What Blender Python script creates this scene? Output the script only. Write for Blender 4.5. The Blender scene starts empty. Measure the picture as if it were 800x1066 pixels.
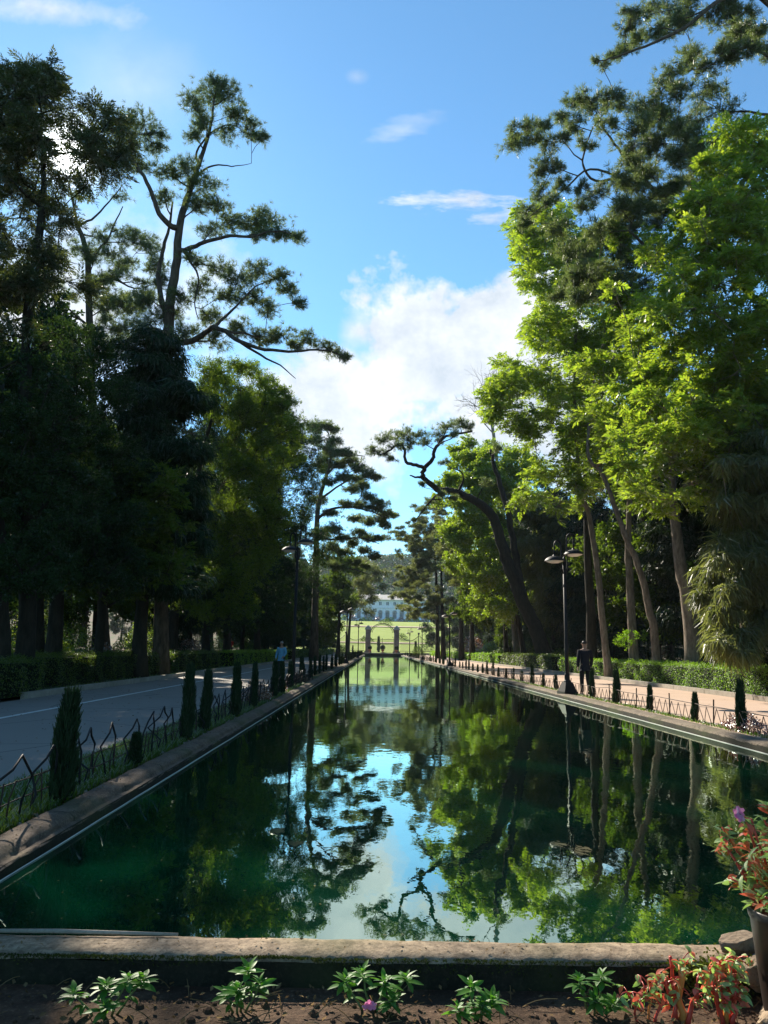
import bpy, bmesh, math, random
import numpy as np
from mathutils import Vector, Matrix
rng = np.random.default_rng(7)
random.seed(7)
D = bpy.data
scene = bpy.context.scene
COL = scene.collection
rad = math.radians

# ------------------------------------------------------------------ camera
PHW, PHH, F = 800.0, 1066.0, 790.0
EYE = 1.36
ROLL = 0.01745
_x, _y = -9.0, -142.5
_rx = _x*math.cos(ROLL) - _y*math.sin(ROLL)
_ru = _x*math.sin(ROLL) + _y*math.cos(ROLL)
PITCH = math.atan2(-_ru, F)
_c = math.cos(PITCH); 
YAW = math.atan2(-_rx, F/_c)          # to the right
fw = Vector((math.sin(YAW)*_c, math.cos(YAW)*_c, math.sin(PITCH)))
rt0 = Vector((math.cos(YAW), -math.sin(YAW), 0))
up0 = rt0.cross(fw)
rt = rt0*math.cos(ROLL) + up0*math.sin(ROLL)
up = up0*math.cos(ROLL) - rt0*math.sin(ROLL)
CAMP = Vector((0, 0, EYE))

def ray(px, py):
    d = fw*F + rt*(px-PHW/2) + up*(PHH/2-py)
    return d.normalized()
def P(px, py, Y):
    """photograph direction, taken to the real distance Y along the pool"""
    d = ray(px, py); return CAMP + d*(Y/d.y)
def G(px, py, z=0.0):
    d = ray(px, py); return CAMP + d*((z-EYE)/d.z)
def mpp(Y):
    return Y/F
def proj(p):
    q = Vector(p)-CAMP; z = q.dot(fw)
    return PHW/2+F*q.dot(rt)/z, PHH/2-F*q.dot(up)/z

cam = D.cameras.new('camera'); camo = D.objects.new('camera', cam); COL.objects.link(camo)
cam.sensor_fit = 'VERTICAL'; cam.sensor_height = 36; cam.sensor_width = 27; cam.lens = F/PHH*36
cam.clip_start = 0.05; cam.clip_end = 6000
camo.matrix_world = Matrix(((rt.x, up.x, -fw.x, CAMP.x), (rt.y, up.y, -fw.y, CAMP.y), (rt.z, up.z, -fw.z, CAMP.z), (0, 0, 0, 1)))
scene.camera = camo

# ------------------------------------------------------------------ object helpers
def tag(o, label=None, cat=None, group=None, kind=None):
    if label: o['label'] = label
    if cat: o['category'] = cat
    if group: o['group'] = group
    if kind: o['kind'] = kind
    return o
def empty(name, loc, rz=0.0):
    o = D.objects.new(name, None); COL.objects.link(o)
    o.location = loc; o.rotation_euler = (0, 0, rz); o.empty_display_size = 0.2
    return o
class MB:
    """collects polygons for one mesh"""
    def __init__(s): s.v = []; s.f = []; s.n = 0
    def add(s, v, f):
        v = np.asarray(v, dtype=np.float32).reshape(-1, 3)
        for q in f: s.f.append(np.asarray(q, dtype=np.int32)+s.n)
        s.v.append(v); s.n += len(v)
    def addn(s, v, fa):
        """fa: (m,k) int array"""
        v = np.asarray(v, dtype=np.float32).reshape(-1, 3)
        s.f.append((np.asarray(fa, dtype=np.int32)+s.n))
        s.v.append(v); s.n += len(v)
    def mesh(s, name, mat=None, smooth=False):
        me = D.meshes.new(name)
        v = np.concatenate(s.v) if s.v else np.zeros((0, 3), np.float32)
        sizes = []; loops = []
        for q in s.f:
            if q.ndim == 1: sizes.append(np.array([len(q)], np.int32)); loops.append(q)
            else:
                sizes.append(np.full(len(q), q.shape[1], np.int32)); loops.append(q.ravel())
        sizes = np.concatenate(sizes); loops = np.concatenate(loops).astype(np.int32)
        me.vertices.add(len(v)); me.vertices.foreach_set('co', v.ravel())
        me.loops.add(len(loops)); me.loops.foreach_set('vertex_index', loops)
        me.polygons.add(len(sizes))
        st = np.concatenate(([0], np.cumsum(sizes)[:-1])).astype(np.int32)
        me.polygons.foreach_set('loop_start', st)
        me.polygons.foreach_set('loop_total', sizes)
        me.polygons.foreach_set('use_smooth', np.full(len(sizes), bool(smooth)))
        me.update(calc_edges=True); me.validate(verbose=False)
        if mat: me.materials.append(mat)
        return me
    def build(s, name, mat=None, parent=None, smooth=False, loc=None):
        o = D.objects.new(name, s.mesh(name, mat, smooth)); COL.objects.link(o)
        if parent is not None: o.parent = parent
        if loc is not None: o.location = loc
        return o
    # ---- shapes
    def box(s, c, d, rz=0.0, taper=1.0):
        x, y, z = d[0]/2, d[1]/2, d[2]/2
        v = []
        for zz, t in ((-z, 1.0), (z, taper)):
            for a, b in ((-1, -1), (1, -1), (1, 1), (-1, 1)):
                X, Y = a*x*t, b*y*t
                v.append((c[0]+X*math.cos(rz)-Y*math.sin(rz), c[1]+X*math.sin(rz)+Y*math.cos(rz), c[2]+zz))
        s.add(v, [(3, 2, 1, 0), (4, 5, 6, 7), (0, 1, 5, 4), (1, 2, 6, 5), (2, 3, 7, 6), (3, 0, 4, 7)])
    def tube(s, pts, rr, k=6, cap=True):
        pts = np.asarray(pts, dtype=np.float64); n = len(pts)
        rr = np.full(n, rr) if np.isscalar(rr) else np.asarray(rr, dtype=np.float64)
        t = np.gradient(pts, axis=0); t /= np.linalg.norm(t, axis=1)[:, None]+1e-9
        ref = np.array([0.0, 0, 1]) if abs(t[:, 2]).mean() < 0.8 else np.array([0.0, 1, 0])
        a = np.cross(t, ref); a /= np.linalg.norm(a, axis=1)[:, None]+1e-9
        b = np.cross(t, a)
        th = np.arange(k)*2*math.pi/k
        v = pts[:, None, :]+rr[:, None, None]*(np.cos(th)[None, :, None]*a[:, None, :]+np.sin(th)[None, :, None]*b[:, None, :])
        i = np.arange(n-1)[:, None]*k; j = np.arange(k)[None, :]; j2 = (j+1) % k
        q = np.stack([i+j, i+j2, i+k+j2, i+k+j], -1).reshape(-1, 4)
        s.addn(v.reshape(-1, 3), q)
        if cap:
            base = s.n-n*k
            s.f.append(np.arange(k)[::-1].astype(np.int32)+base); s.f.append(np.arange(k).astype(np.int32)+base+(n-1)*k)
    def lathe(s, prof, c=(0, 0, 0), k=20, axis=None):
        prof = np.asarray(prof, float); n = len(prof); th = np.arange(k)*2*math.pi/k
        v = np.stack([prof[:, None, 0]*np.cos(th)[None], prof[:, None, 0]*np.sin(th)[None], np.repeat(prof[:, 1:2], k, 1)], -1)+np.array(c)
        i = np.arange(n-1)[:, None]*k; j = np.arange(k)[None, :]; j2 = (j+1) % k
        s.addn(v.reshape(-1, 3), np.stack([i+j, i+j2, i+k+j2, i+k+j], -1).reshape(-1, 4))

def spline(pts, m=6):
    """Catmull-Rom through pts (n,d)"""
    p = np.asarray(pts, float)
    if len(p) < 3 and len(p) > 1:
        t = np.linspace(0, 1, m+1)[:, None]; return p[0]*(1-t)+p[-1]*t
    q = np.vstack([2*p[0]-p[1], p, 2*p[-1]-p[-2]]); out = []
    for i in range(len(p)-1):
        a, b, c, d = q[i:i+4]
        for t in np.arange(m)/m:
            out.append(0.5*(2*b+(c-a)*t+(2*a-5*b+4*c-d)*t*t+(3*b-a-3*c+d)*t**3))
    out.append(p[-1]); return np.array(out)

# ------------------------------------------------------------------ materials
class NT:
    def __init__(s, name, disp=False):
        s.m = D.materials.new(name); s.m.use_nodes = True; s.t = s.m.node_tree; s.t.nodes.clear()
        s.out = s.t.nodes.new('ShaderNodeOutputMaterial')
    def n(s, ty, **kw):
        o = s.t.nodes.new(ty)
        for k, v in kw.items():
            if k in ('inputs',): continue
            setattr(o, k, v)
        return o
    def l(s, a, b): s.t.links.new(a, b)
    def val(s, node, **kw):
        for k, v in kw.items(): node.inputs[k.replace('_', ' ')].default_value = v
        return node
    def coord(s, kind='Object'):
        return s.n('ShaderNodeTexCoord').outputs[kind]
    def noise(s, scale, detail=4, vec=None, rough=0.55, dim='3D'):
        o = s.n('ShaderNodeTexNoise'); o.inputs['Scale'].default_value = scale; o.inputs['Detail'].default_value = detail
        o.inputs['Roughness'].default_value = rough
        if vec is None: vec = s.coord()
        s.l(vec, o.inputs['Vector']); return o.outputs['Fac']
    def ramp(s, fac, stops):
        r = s.n('ShaderNodeValToRGB'); e = r.color_ramp.elements
        while len(e) < len(stops): e.new(0.5)
        for i, (p, c) in enumerate(stops):
            e[i].position = p; e[i].color = (c[0], c[1], c[2], 1) if len(c) == 3 else c
        s.l(fac, r.inputs[0]); return r.outputs[0]
    def mix(s, fac, a, b, mode='MIX'):
        m = s.n('ShaderNodeMix'); m.data_type = 'RGBA'; m.blend_type = mode
        for sock, v in ((m.inputs[0], fac), (m.inputs[6], a), (m.inputs[7], b)):
            if hasattr(v, 'node'): s.l(v, sock)
            elif isinstance(v, (int, float)): sock.default_value = v
            else: sock.default_value = (v[0], v[1], v[2], 1)
        return m.outputs[2]
    def math(s, op, a, b=0.0, c=None):
        m = s.n('ShaderNodeMath'); m.operation = op
        for i, v in enumerate((a, b, c)):
            if v is None: continue
            if hasattr(v, 'node'): s.l(v, m.inputs[i])
            else: m.inputs[i].default_value = v
        return m.outputs[0]
    def bsdf(s, col, rough=0.8, spec=0.3, metal=0.0, bump=None, bs=0.3, bd=0.01):
        b = s.n('ShaderNodeBsdfPrincipled')
        if hasattr(col, 'node'): s.l(col, b.inputs['Base Color'])
        else: b.inputs['Base Color'].default_value = (col[0], col[1], col[2], 1)
        if hasattr(rough, 'node'): s.l(rough, b.inputs['Roughness'])
        else: b.inputs['Roughness'].default_value = rough
        b.inputs['Specular IOR Level'].default_value = spec; b.inputs['Metallic'].default_value = metal
        if bump is not None:
            u = s.n('ShaderNodeBump'); u.inputs['Strength'].default_value = bs; u.inputs['Distance'].default_value = bd
            s.l(bump, u.inputs['Height']); s.l(u.outputs[0], b.inputs['Normal'])
        s.l(b.outputs[0], s.out.inputs[0]); return b

def leaf_mat(name, c1, c2, c3, trans=0.45, tcol=None, gloss=0.12, nscale=0.35):
    """leaf: tone differs leaf by leaf and bough by bough; passes some light through"""
    t = NT(name)
    g = t.n('ShaderNodeNewGeometry').outputs['Random Per Island']
    n = t.noise(nscale, 3)
    n = t.ramp(n, [(0.35, (0, 0, 0)), (0.65, (1, 1, 1))])
    a = t.mix(n, c1, c2)
    f = t.ramp(g, [(0.0, (0, 0, 0)), (1.0, (1, 1, 1))])
    col = t.mix(t.math('MULTIPLY', f, 0.5), a, c3)
    d = t.n('ShaderNodeBsdfDiffuse'); t.l(col, d.inputs[0])
    tr = t.n('ShaderNodeBsdfTranslucent')
    tc = tcol or (1.25, 1.5, 0.55)
    t.l(t.mix(1.0, col, tc, 'MULTIPLY'), tr.inputs[0])
    m = t.n('ShaderNodeMixShader'); m.inputs[0].default_value = trans
    t.l(d.outputs[0], m.inputs[1]); t.l(tr.outputs[0], m.inputs[2])
    gl = t.n('ShaderNodeBsdfGlossy'); gl.inputs['Roughness'].default_value = 0.45; gl.inputs[0].default_value = (0.8, 0.8, 0.8, 1)
    fr = t.n('ShaderNodeFresnel'); fr.inputs[0].default_value = 1.4
    m2 = t.n('ShaderNodeMixShader'); t.l(t.math('MULTIPLY', fr.outputs[0], gloss*4), m2.inputs[0])
    t.l(m.outputs[0], m2.inputs[1]); t.l(gl.outputs[0], m2.inputs[2]); t.l(m2.outputs[0], t.out.inputs[0])
    return t.m
def plain(name, col, rough=0.6, spec=0.4, metal=0.0, nscale=8, amp=0.25, bump=0.15, bd=0.01):
    t = NT(name); n = t.noise(nscale, 5)
    c = t.mix(n, tuple(x*(1-amp) for x in col), tuple(min(1, x*(1+amp)) for x in col))
    t.bsdf(c, rough, spec, metal, bump=n, bs=bump, bd=bd); return t.m

M = {}
M['pine'] = leaf_mat('pine needles', (0.06, 0.095, 0.045), (0.09, 0.125, 0.055), (0.16, 0.16, 0.08), 0.55, (1.5, 1.6, 0.8), 0.04)
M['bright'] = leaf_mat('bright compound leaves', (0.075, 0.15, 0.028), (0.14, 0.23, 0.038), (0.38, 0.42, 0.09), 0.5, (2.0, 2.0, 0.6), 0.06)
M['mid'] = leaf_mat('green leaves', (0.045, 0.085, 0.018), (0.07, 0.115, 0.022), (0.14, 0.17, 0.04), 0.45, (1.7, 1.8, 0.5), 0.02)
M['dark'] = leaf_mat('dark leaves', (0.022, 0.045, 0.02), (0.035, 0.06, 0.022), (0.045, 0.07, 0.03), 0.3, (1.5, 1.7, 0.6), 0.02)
M['drape'] = leaf_mat('drooping needles', (0.07, 0.10, 0.045), (0.12, 0.145, 0.065), (0.22, 0.22, 0.10), 0.5, (1.5, 1.5, 0.7), 0.03)
M['olive'] = leaf_mat('olive feathery leaves', (0.035, 0.055, 0.022), (0.06, 0.08, 0.03), (0.12, 0.13, 0.06), 0.35, (1.5, 1.5, 0.7), 0.08)
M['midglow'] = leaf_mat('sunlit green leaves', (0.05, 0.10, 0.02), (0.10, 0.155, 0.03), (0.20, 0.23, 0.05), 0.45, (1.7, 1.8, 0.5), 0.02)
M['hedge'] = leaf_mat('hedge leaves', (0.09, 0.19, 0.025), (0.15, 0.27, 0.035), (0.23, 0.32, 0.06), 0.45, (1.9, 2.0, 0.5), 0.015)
M['cypress'] = leaf_mat('cypress leaves', (0.018, 0.04, 0.02), (0.03, 0.055, 0.025), (0.04, 0.065, 0.03), 0.15, (1.1, 1.2, 0.6), 0.02, 2.0)
M['grass'] = leaf_mat('grass blades', (0.06, 0.12, 0.02), (0.09, 0.16, 0.03), (0.13, 0.17, 0.05), 0.4, (1.5, 1.6, 0.5), 0.05)
M['impatiens'] = leaf_mat('impatiens leaves', (0.05, 0.16, 0.03), (0.09, 0.22, 0.04), (0.16, 0.28, 0.07), 0.45, (1.6, 2.0, 0.5), 0.09, 3.0)
M['potleaf'] = leaf_mat('variegated leaves', (0.16, 0.34, 0.07), (0.42, 0.50, 0.26), (0.70, 0.16, 0.12), 0.4, (1.6, 1.3, 0.6), 0.05, 12.0)
M['potgreen'] = leaf_mat('pale green leaves', (0.14, 0.34, 0.07), (0.36, 0.52, 0.22), (0.55, 0.62, 0.40), 0.45, (1.5, 1.6, 0.7), 0.08, 12.0)
M['potred'] = leaf_mat('red and pink young leaves', (0.60, 0.09, 0.05), (0.75, 0.25, 0.10), (0.80, 0.35, 0.32), 0.45, (1.4, 1.0, 0.8), 0.08, 12.0)
M['petal'] = leaf_mat('pink petals', (0.70, 0.14, 0.36), (0.80, 0.25, 0.46), (0.85, 0.42, 0.6), 0.4, (1, 1, 1), 0.1, 5.0)
M['rust_leaf'] = leaf_mat('reddish leaves', (0.16, 0.06, 0.04), (0.25, 0.12, 0.07), (0.30, 0.20, 0.10), 0.4, (1.2, 1, 0.8), 0.15, 3.0)
M['pink_leaf'] = leaf_mat('purplish leaves', (0.12, 0.05, 0.06), (0.2, 0.09, 0.1), (0.28, 0.16, 0.12), 0.35, (1.2, 1, 0.9), 0.15, 3.0)
M['litter'] = leaf_mat('fallen leaves', (0.10, 0.06, 0.03), (0.20, 0.13, 0.06), (0.28, 0.2, 0.1), 0.1, (1, 1, 1), 0.0, 5.0)
M['floater'] = leaf_mat('floating leaves', (0.12, 0.12, 0.05), (0.18, 0.18, 0.08), (0.3, 0.26, 0.14), 0.1, (1, 1, 1), 0.0, 5.0)
def bark(name, a, b, sc=6):
    t = NT(name); mp = t.n('ShaderNodeMapping'); mp.inputs['Scale'].default_value = (1, 1, 0.25); t.l(t.coord(), mp.inputs[0])
    n = t.noise(sc, 8, mp.outputs[0], 0.7); n2 = t.noise(0.7, 3)
    c = t.mix(t.ramp(n, [(0.38, (0, 0, 0)), (0.62, (1, 1, 1))]), a, b)
    c = t.mix(t.math('MULTIPLY', n2, 0.35), c, (0.05, 0.06, 0.035))
    t.bsdf(c, 0.92, 0.15, bump=n, bs=0.9, bd=0.05); return t.m
M['bark'] = bark('pine bark', (0.045, 0.032, 0.024), (0.13, 0.095, 0.07))
M['bark_pale'] = bark('pale bark', (0.15, 0.12, 0.09), (0.34, 0.28, 0.22), 9)
M['bark_dark'] = bark('dark bark', (0.016, 0.013, 0.011), (0.05, 0.038, 0.03))

# ------------------------------------------------------------------ sun + sky
sd = ray(70, 157)                        # where the photograph shows the sun
SUN_EL = math.asin(sd.z); SUN_AZ = math.atan2(sd.x, sd.y)     # from +Y towards +X
sl = D.lights.new('sun', 'SUN'); sl.energy = 5.0; sl.angle = rad(0.53); sl.color = (1.0, 0.91, 0.76)
so = D.objects.new('sun', sl); COL.objects.link(so)
so.rotation_euler = Vector((-sd.x, -sd.y, -sd.z)).to_track_quat('-Z', 'Y').to_euler(); so.location = (-40, 80, 60)

w = D.worlds.new('World'); scene.world = w; w.use_nodes = True
wt = w.node_tree; wt.nodes.clear()
class WT(NT):
    def __init__(s): s.t = wt
W = WT()
sky = W.n('ShaderNodeTexSky'); sky.sky_type = 'NISHITA'; sky.sun_disc = False
sky.sun_elevation = SUN_EL; sky.sun_rotation = SUN_AZ
sky.altitude = 1400; sky.air_density = 1.0; sky.dust_density = 0.2; sky.ozone_density = 3.0
gen = W.coord('Generated')
sep = W.n('ShaderNodeSeparateXYZ'); W.l(gen, sep.inputs[0])
dy = W.math('MAXIMUM', sep.outputs[1], 0.02)
cu = W.math('DIVIDE', sep.outputs[0], dy); cv = W.math('DIVIDE', sep.outputs[2], dy)
cmb = W.n('ShaderNodeCombineXYZ'); W.l(cu, cmb.inputs[0]); W.l(cv, cmb.inputs[1])
uv = cmb.outputs[0]
def uvof(px, py):
    d = ray(px, py); return d.x/d.y, d.z/d.y
n1 = W.noise(7.0, 9, uv, 0.6); n2 = W.noise(5.0, 9, uv, 0.65)
def blob(px, py, rx, ry, rot=0, amp=1.2, soft=0.5, bias=0.0, noise=None):
    u0, v0 = uvof(px, py); s_ = 1/F*1.05
    a = W.math('SUBTRACT', cu, u0); b = W.math('SUBTRACT', cv, v0)
    c, s = math.cos(rot), math.sin(rot)
    x = W.math('ADD', W.math('MULTIPLY', a, c/(rx*s_)), W.math('MULTIPLY', b, s/(rx*s_)))
    y = W.math('ADD', W.math('MULTIPLY', a, -s/(ry*s_)), W.math('MULTIPLY', b, c/(ry*s_)))
    r = W.math('SQRT', W.math('ADD', W.math('MULTIPLY', x, x), W.math('MULTIPLY', y, y)))
    nn = W.math('MULTIPLY', W.math('SUBTRACT', noise or n1, 0.5), amp*2)
    f = W.math('ADD', W.math('SUBTRACT', 1.0+bias, r), nn)
    k = W.math('DIVIDE', f, soft); k = W.math('MINIMUM', W.math('MAXIMUM', k, 0.0), 1.0)
    return k
def mx(a, b): return W.math('MAXIMUM', a, b)
big = mx(mx(blob(470, 368, 125, 100, 0, 1.5, 0.28), blob(370, 418, 110, 85, 0.3, 1.5, 0.4)), blob(560, 390, 130, 125, 0, 1.2, 0.3))
big = mx(big, mx(blob(400, 590, 55, 13, 0, 1.1, 0.7), blob(60, 330, 190, 170, 0, 1.3, 0.8)))
big = mx(big, blob(375, 345, 30, 35, 0, 1.3, 0.8))
mpw = W.n('ShaderNodeMapping'); mpw.inputs['Scale'].default_value = (5, 16, 1); mpw.inputs['Rotation'].default_value = (0, 0, 0.05); W.l(uv, mpw.inputs[0])
nw = W.noise(2.2, 8, mpw.outputs[0], 0.65)
wisp = mx(blob(478, 208, 66, 12, 0.02, 2.6, 1.3, noise=nw), blob(535, 222, 40, 10, 0.3, 2.6, 1.6, noise=nw))
faint = mx(mx(blob(425, 132, 50, 14, 0.4, 1.3, 2.6, noise=nw), blob(60, 8, 90, 22, -0.1, 1.6, 1.3)), mx(blob(372, 80, 16, 12, 0, .3, 3.0), blob(130, 90, 110, 75, 0, 0.6, 3.5)))
cloud = mx(mx(big, wisp), faint)
shade = W.ramp(n2, [(0.38, (0.60, 0.65, 0.70)), (0.62, (1, 0.99, 0.98))])
ccol = W.mix(1.0, shade, (6.6, 6.7, 6.85), 'MULTIPLY')
skc = W.mix(1.0, sky.outputs[0], (0.86, 1.22, 1.22), 'MULTIPLY')
vm = W.n('ShaderNodeVectorMath'); vm.operation = 'DOT_PRODUCT'; W.l(gen, vm.inputs[0]); vm.inputs[1].default_value = tuple(sd)
halo = W.math('POWER', W.math('MAXIMUM', vm.outputs['Value'], 0.0), 60.0); core = W.math('POWER', W.math('MAXIMUM', vm.outputs['Value'], 0.0), 3500.0)
full = W.mix(W.math('MULTIPLY', cloud, 0.93), skc, ccol)
gl_ = W.mix(1.0, (9.0, 8.8, 8.4), W.math('ADD', W.math('MULTIPLY', halo, 0.0), W.math('MULTIPLY', core, 5.0)), 'MULTIPLY')
full = W.mix(1.0, full, gl_, 'ADD')
bg = W.n('ShaderNodeBackground'); bg.inputs[1].default_value = 0.082
W.l(full, bg.inputs[0]); wo = W.n('ShaderNodeOutputWorld'); W.l(bg.outputs[0], wo.inputs[0])

scene.view_settings.view_transform = 'Standard'; scene.view_settings.look = 'None'
scene.view_settings.exposure = 0.0; scene.view_settings.gamma = 1.0
cy = scene.cycles
cy.max_bounces = 7; cy.diffuse_bounces = 4; cy.glossy_bounces = 2; cy.transmission_bounces = 4; cy.transparent_max_bounces = 4; cy.volume_bounces = 0
cy.caustics_reflective = False; cy.caustics_refractive = False
cy.use_denoising = True; cy.sample_clamp_indirect = 4
cy.use_adaptive_sampling = True; cy.adaptive_threshold = 0.02
# ------------------------------------------------------------------ foliage building blocks
def rand_rot(n, r=rng):
    """n random rotation matrices"""
    q = r.normal(size=(n, 4)); q /= np.linalg.norm(q, axis=1)[:, None]
    a, b, c, d = q.T
    return np.stack([np.stack([1-2*(c*c+d*d), 2*(b*c-a*d), 2*(b*d+a*c)], -1),
                     np.stack([2*(b*c+a*d), 1-2*(b*b+d*d), 2*(c*d-a*b)], -1),
                     np.stack([2*(b*d-a*c), 2*(c*d+a*b), 1-2*(b*b+c*c)], -1)], 1)
def frames(dirs, spin=None, r=rng):
    """rotation matrices whose columns are (side, dir, normal); normal leans up"""
    d = np.asarray(dirs, float); d = d/(np.linalg.norm(d, axis=1)[:, None]+1e-9)
    u = np.tile(np.array([0.0, 0, 1]), (len(d), 1))+r.normal(size=d.shape)*0.25
    s = np.cross(d, u); s /= np.linalg.norm(s, axis=1)[:, None]+1e-9
    n = np.cross(s, d)
    if spin is not None:
        a = r.normal(size=len(d))*spin; ca, sa = np.cos(a)[:, None], np.sin(a)[:, None]
        s, n = s*ca+n*sa, n*ca-s*sa
    return np.stack([s, d, n], -1)
def stamp(mb, tv, tf, pos, rot, scale):
    """tv: (T,k,3) template variants, tf: (m,p) faces"""
    n = len(pos)
    if n == 0: return
    sel = rng.integers(0, len(tv), n)
    v = tv[sel]*np.asarray(scale).reshape(-1, 1, 1)
    v = np.einsum('nij,nkj->nki', rot, v)+np.asarray(pos)[:, None, :]
    k = tv.shape[1]
    f = (tf[None]+(np.arange(n)*k)[:, None, None]).reshape(-1, tf.shape[1])
    mb.addn(v.reshape(-1, 3), f)

def tpl_needles(nn=22, L=0.24, w=0.013, cone=1.25, nv=8):
    out = []
    for _ in range(nv):
        th = rng.uniform(0, 2*math.pi, nn); ph = cone*np.sqrt(rng.uniform(0.02, 1, nn))
        d = np.stack([np.sin(ph)*np.cos(th), np.cos(ph), np.sin(ph)*np.sin(th)], -1)
        l = L*rng.uniform(0.7, 1.1, nn)
        side = np.cross(d, rng.normal(size=(nn, 3))); side /= np.linalg.norm(side, axis=1)[:, None]
        o = rng.uniform(-0.06, 0.02, nn)[:, None]*np.array([[0, 1.0, 0]])
        tip = o+d*l[:, None]; tip[:, 2] -= 0.02
        out.append(np.stack([o-side*w/2+d*0.01, o+side*w/2+d*0.01, tip+side*w*0.35, tip-side*w*0.35], 1).reshape(-1, 3))
    return np.array(out), np.arange(nn*4).reshape(-1, 4)
def tpl_pinnate(pairs=6, L=0.42, ll=0.15, lw=0.055, nv=6, droop=0.25):
    out = []
    for _ in range(nv):
        vs = []
        for i in range(pairs):
            t = (i+1.0)/(pairs+0.5)
            for s in (-1, 1):
                a = rad(62-28*t)*s+rng.normal()*0.12
                o = np.array([0, L*t, -droop*L*t*t]); l = ll*(0.7+0.5*math.sin(math.pi*t))*rng.uniform(.85, 1.1)
                d = np.array([math.sin(a), math.cos(a), -0.25+rng.normal()*0.25]); d /= np.linalg.norm(d)
                sd_ = np.cross(d, [0, 0, 1]); sd_ /= np.linalg.norm(sd_); sd_ = sd_+np.array([0, 0, rng.normal()*0.35])
                vs += [o, o+d*l*0.5+sd_*lw/2, o+d*l, o+d*l*0.5-sd_*lw/2]
        o = np.array([0, L, -droop*L]); d = np.array([0, .9, -.4])
        vs += [o, o+d*ll*.5+np.array([lw/2, 0, 0]), o+d*ll, o+d*ll*.5-np.array([lw/2, 0, 0])]
        out.append(np.array(vs))
    k = len(out[0]); return np.array(out), np.arange(k).reshape(-1, 4)
def tpl_spray(nl=9, R=0.22, ll=0.11, lw=0.055, nv=8):
    """simple leaves round a twig end"""
    out = []
    for _ in range(nv):
        vs = []
        for i in range(nl):
            t = rng.uniform(0, 1); th = rng.uniform(0, 2*math.pi)
            o = np.array([rng.normal()*0.04, R*t, rng.normal()*0.04])
            d = np.array([math.cos(th), 0.4+rng.uniform(-.3, .5), math.sin(th)*0.6-0.2]); d /= np.linalg.norm(d)
            s_ = np.cross(d, rng.normal(size=3)*0.4+np.array([0, 0, 1])); s_ /= np.linalg.norm(s_)
            l = ll*rng.uniform(.7, 1.2)
            vs += [o, o+d*l*0.55+s_*lw/2, o+d*l, o+d*l*0.55-s_*lw/2]
        out.append(np.array(vs))
    return np.array(out), np.arange(nl*4).reshape(-1, 4)
def tpl_drape(ns=9, L=0.75, w=0.03, nv=8):
    """hanging feathery strands"""
    out = []
    for _ in range(nv):
        vs = []
        for i in range(ns):
            o = np.array([rng.normal()*0.12, rng.uniform(0, .35), rng.normal()*0.05]); l = L*rng.uniform(.5, 1.1)
            out_d = np.array([rng.normal()*.5, rng.uniform(.3, 1), 0]); out_d /= np.linalg.norm(out_d)
            p1 = o+out_d*l*.35+np.array([0, 0, -l*.12]); p2 = o+out_d*l*.6+np.array([0, 0, -l*.65])
            s_ = np.cross(out_d, rng.normal(size=3)); s_ /= np.linalg.norm(s_); s_ *= w/2
            vs += [o-s_*.6, o+s_*.6, p1+s_, p1-s_, p1-s_, p1+s_, p2+s_*.3, p2-s_*.3]
        out.append(np.array(vs))
    return np.array(out), np.arange(ns*8).reshape(-1, 4)
T_NEED = tpl_needles(18, .24, .015, 1.25); T_NEEDF = tpl_needles(10, .34, .035, 1.25)
T_PIN = tpl_pinnate(5, .40, .18, .075); T_PINF = tpl_pinnate(4, .5, .22, .10)
T_FEA = tpl_pinnate(8, .42, .135, .036, 6, .35); T_SPR = tpl_spray(11, .22, .095, .05); T_SPRF = tpl_spray(8, .4, .22, .13)
T_DRP = tpl_drape(7, .7, .055); T_DRPF = tpl_drape(6, 1.0, .07)

def bez(a, b, sag, n=6, wob=0.0):
    a = np.asarray(a, float); b = np.asarray(b, float)
    t = np.linspace(0, 1, n)[:, None]; m = (a+b)/2; m[2] += sag
    p = (1-t)**2*a+2*t*(1-t)*m+t*t*b
    if wob: p[1:-1] += rng.normal(size=(n-2, 3))*wob
    return p

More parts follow.
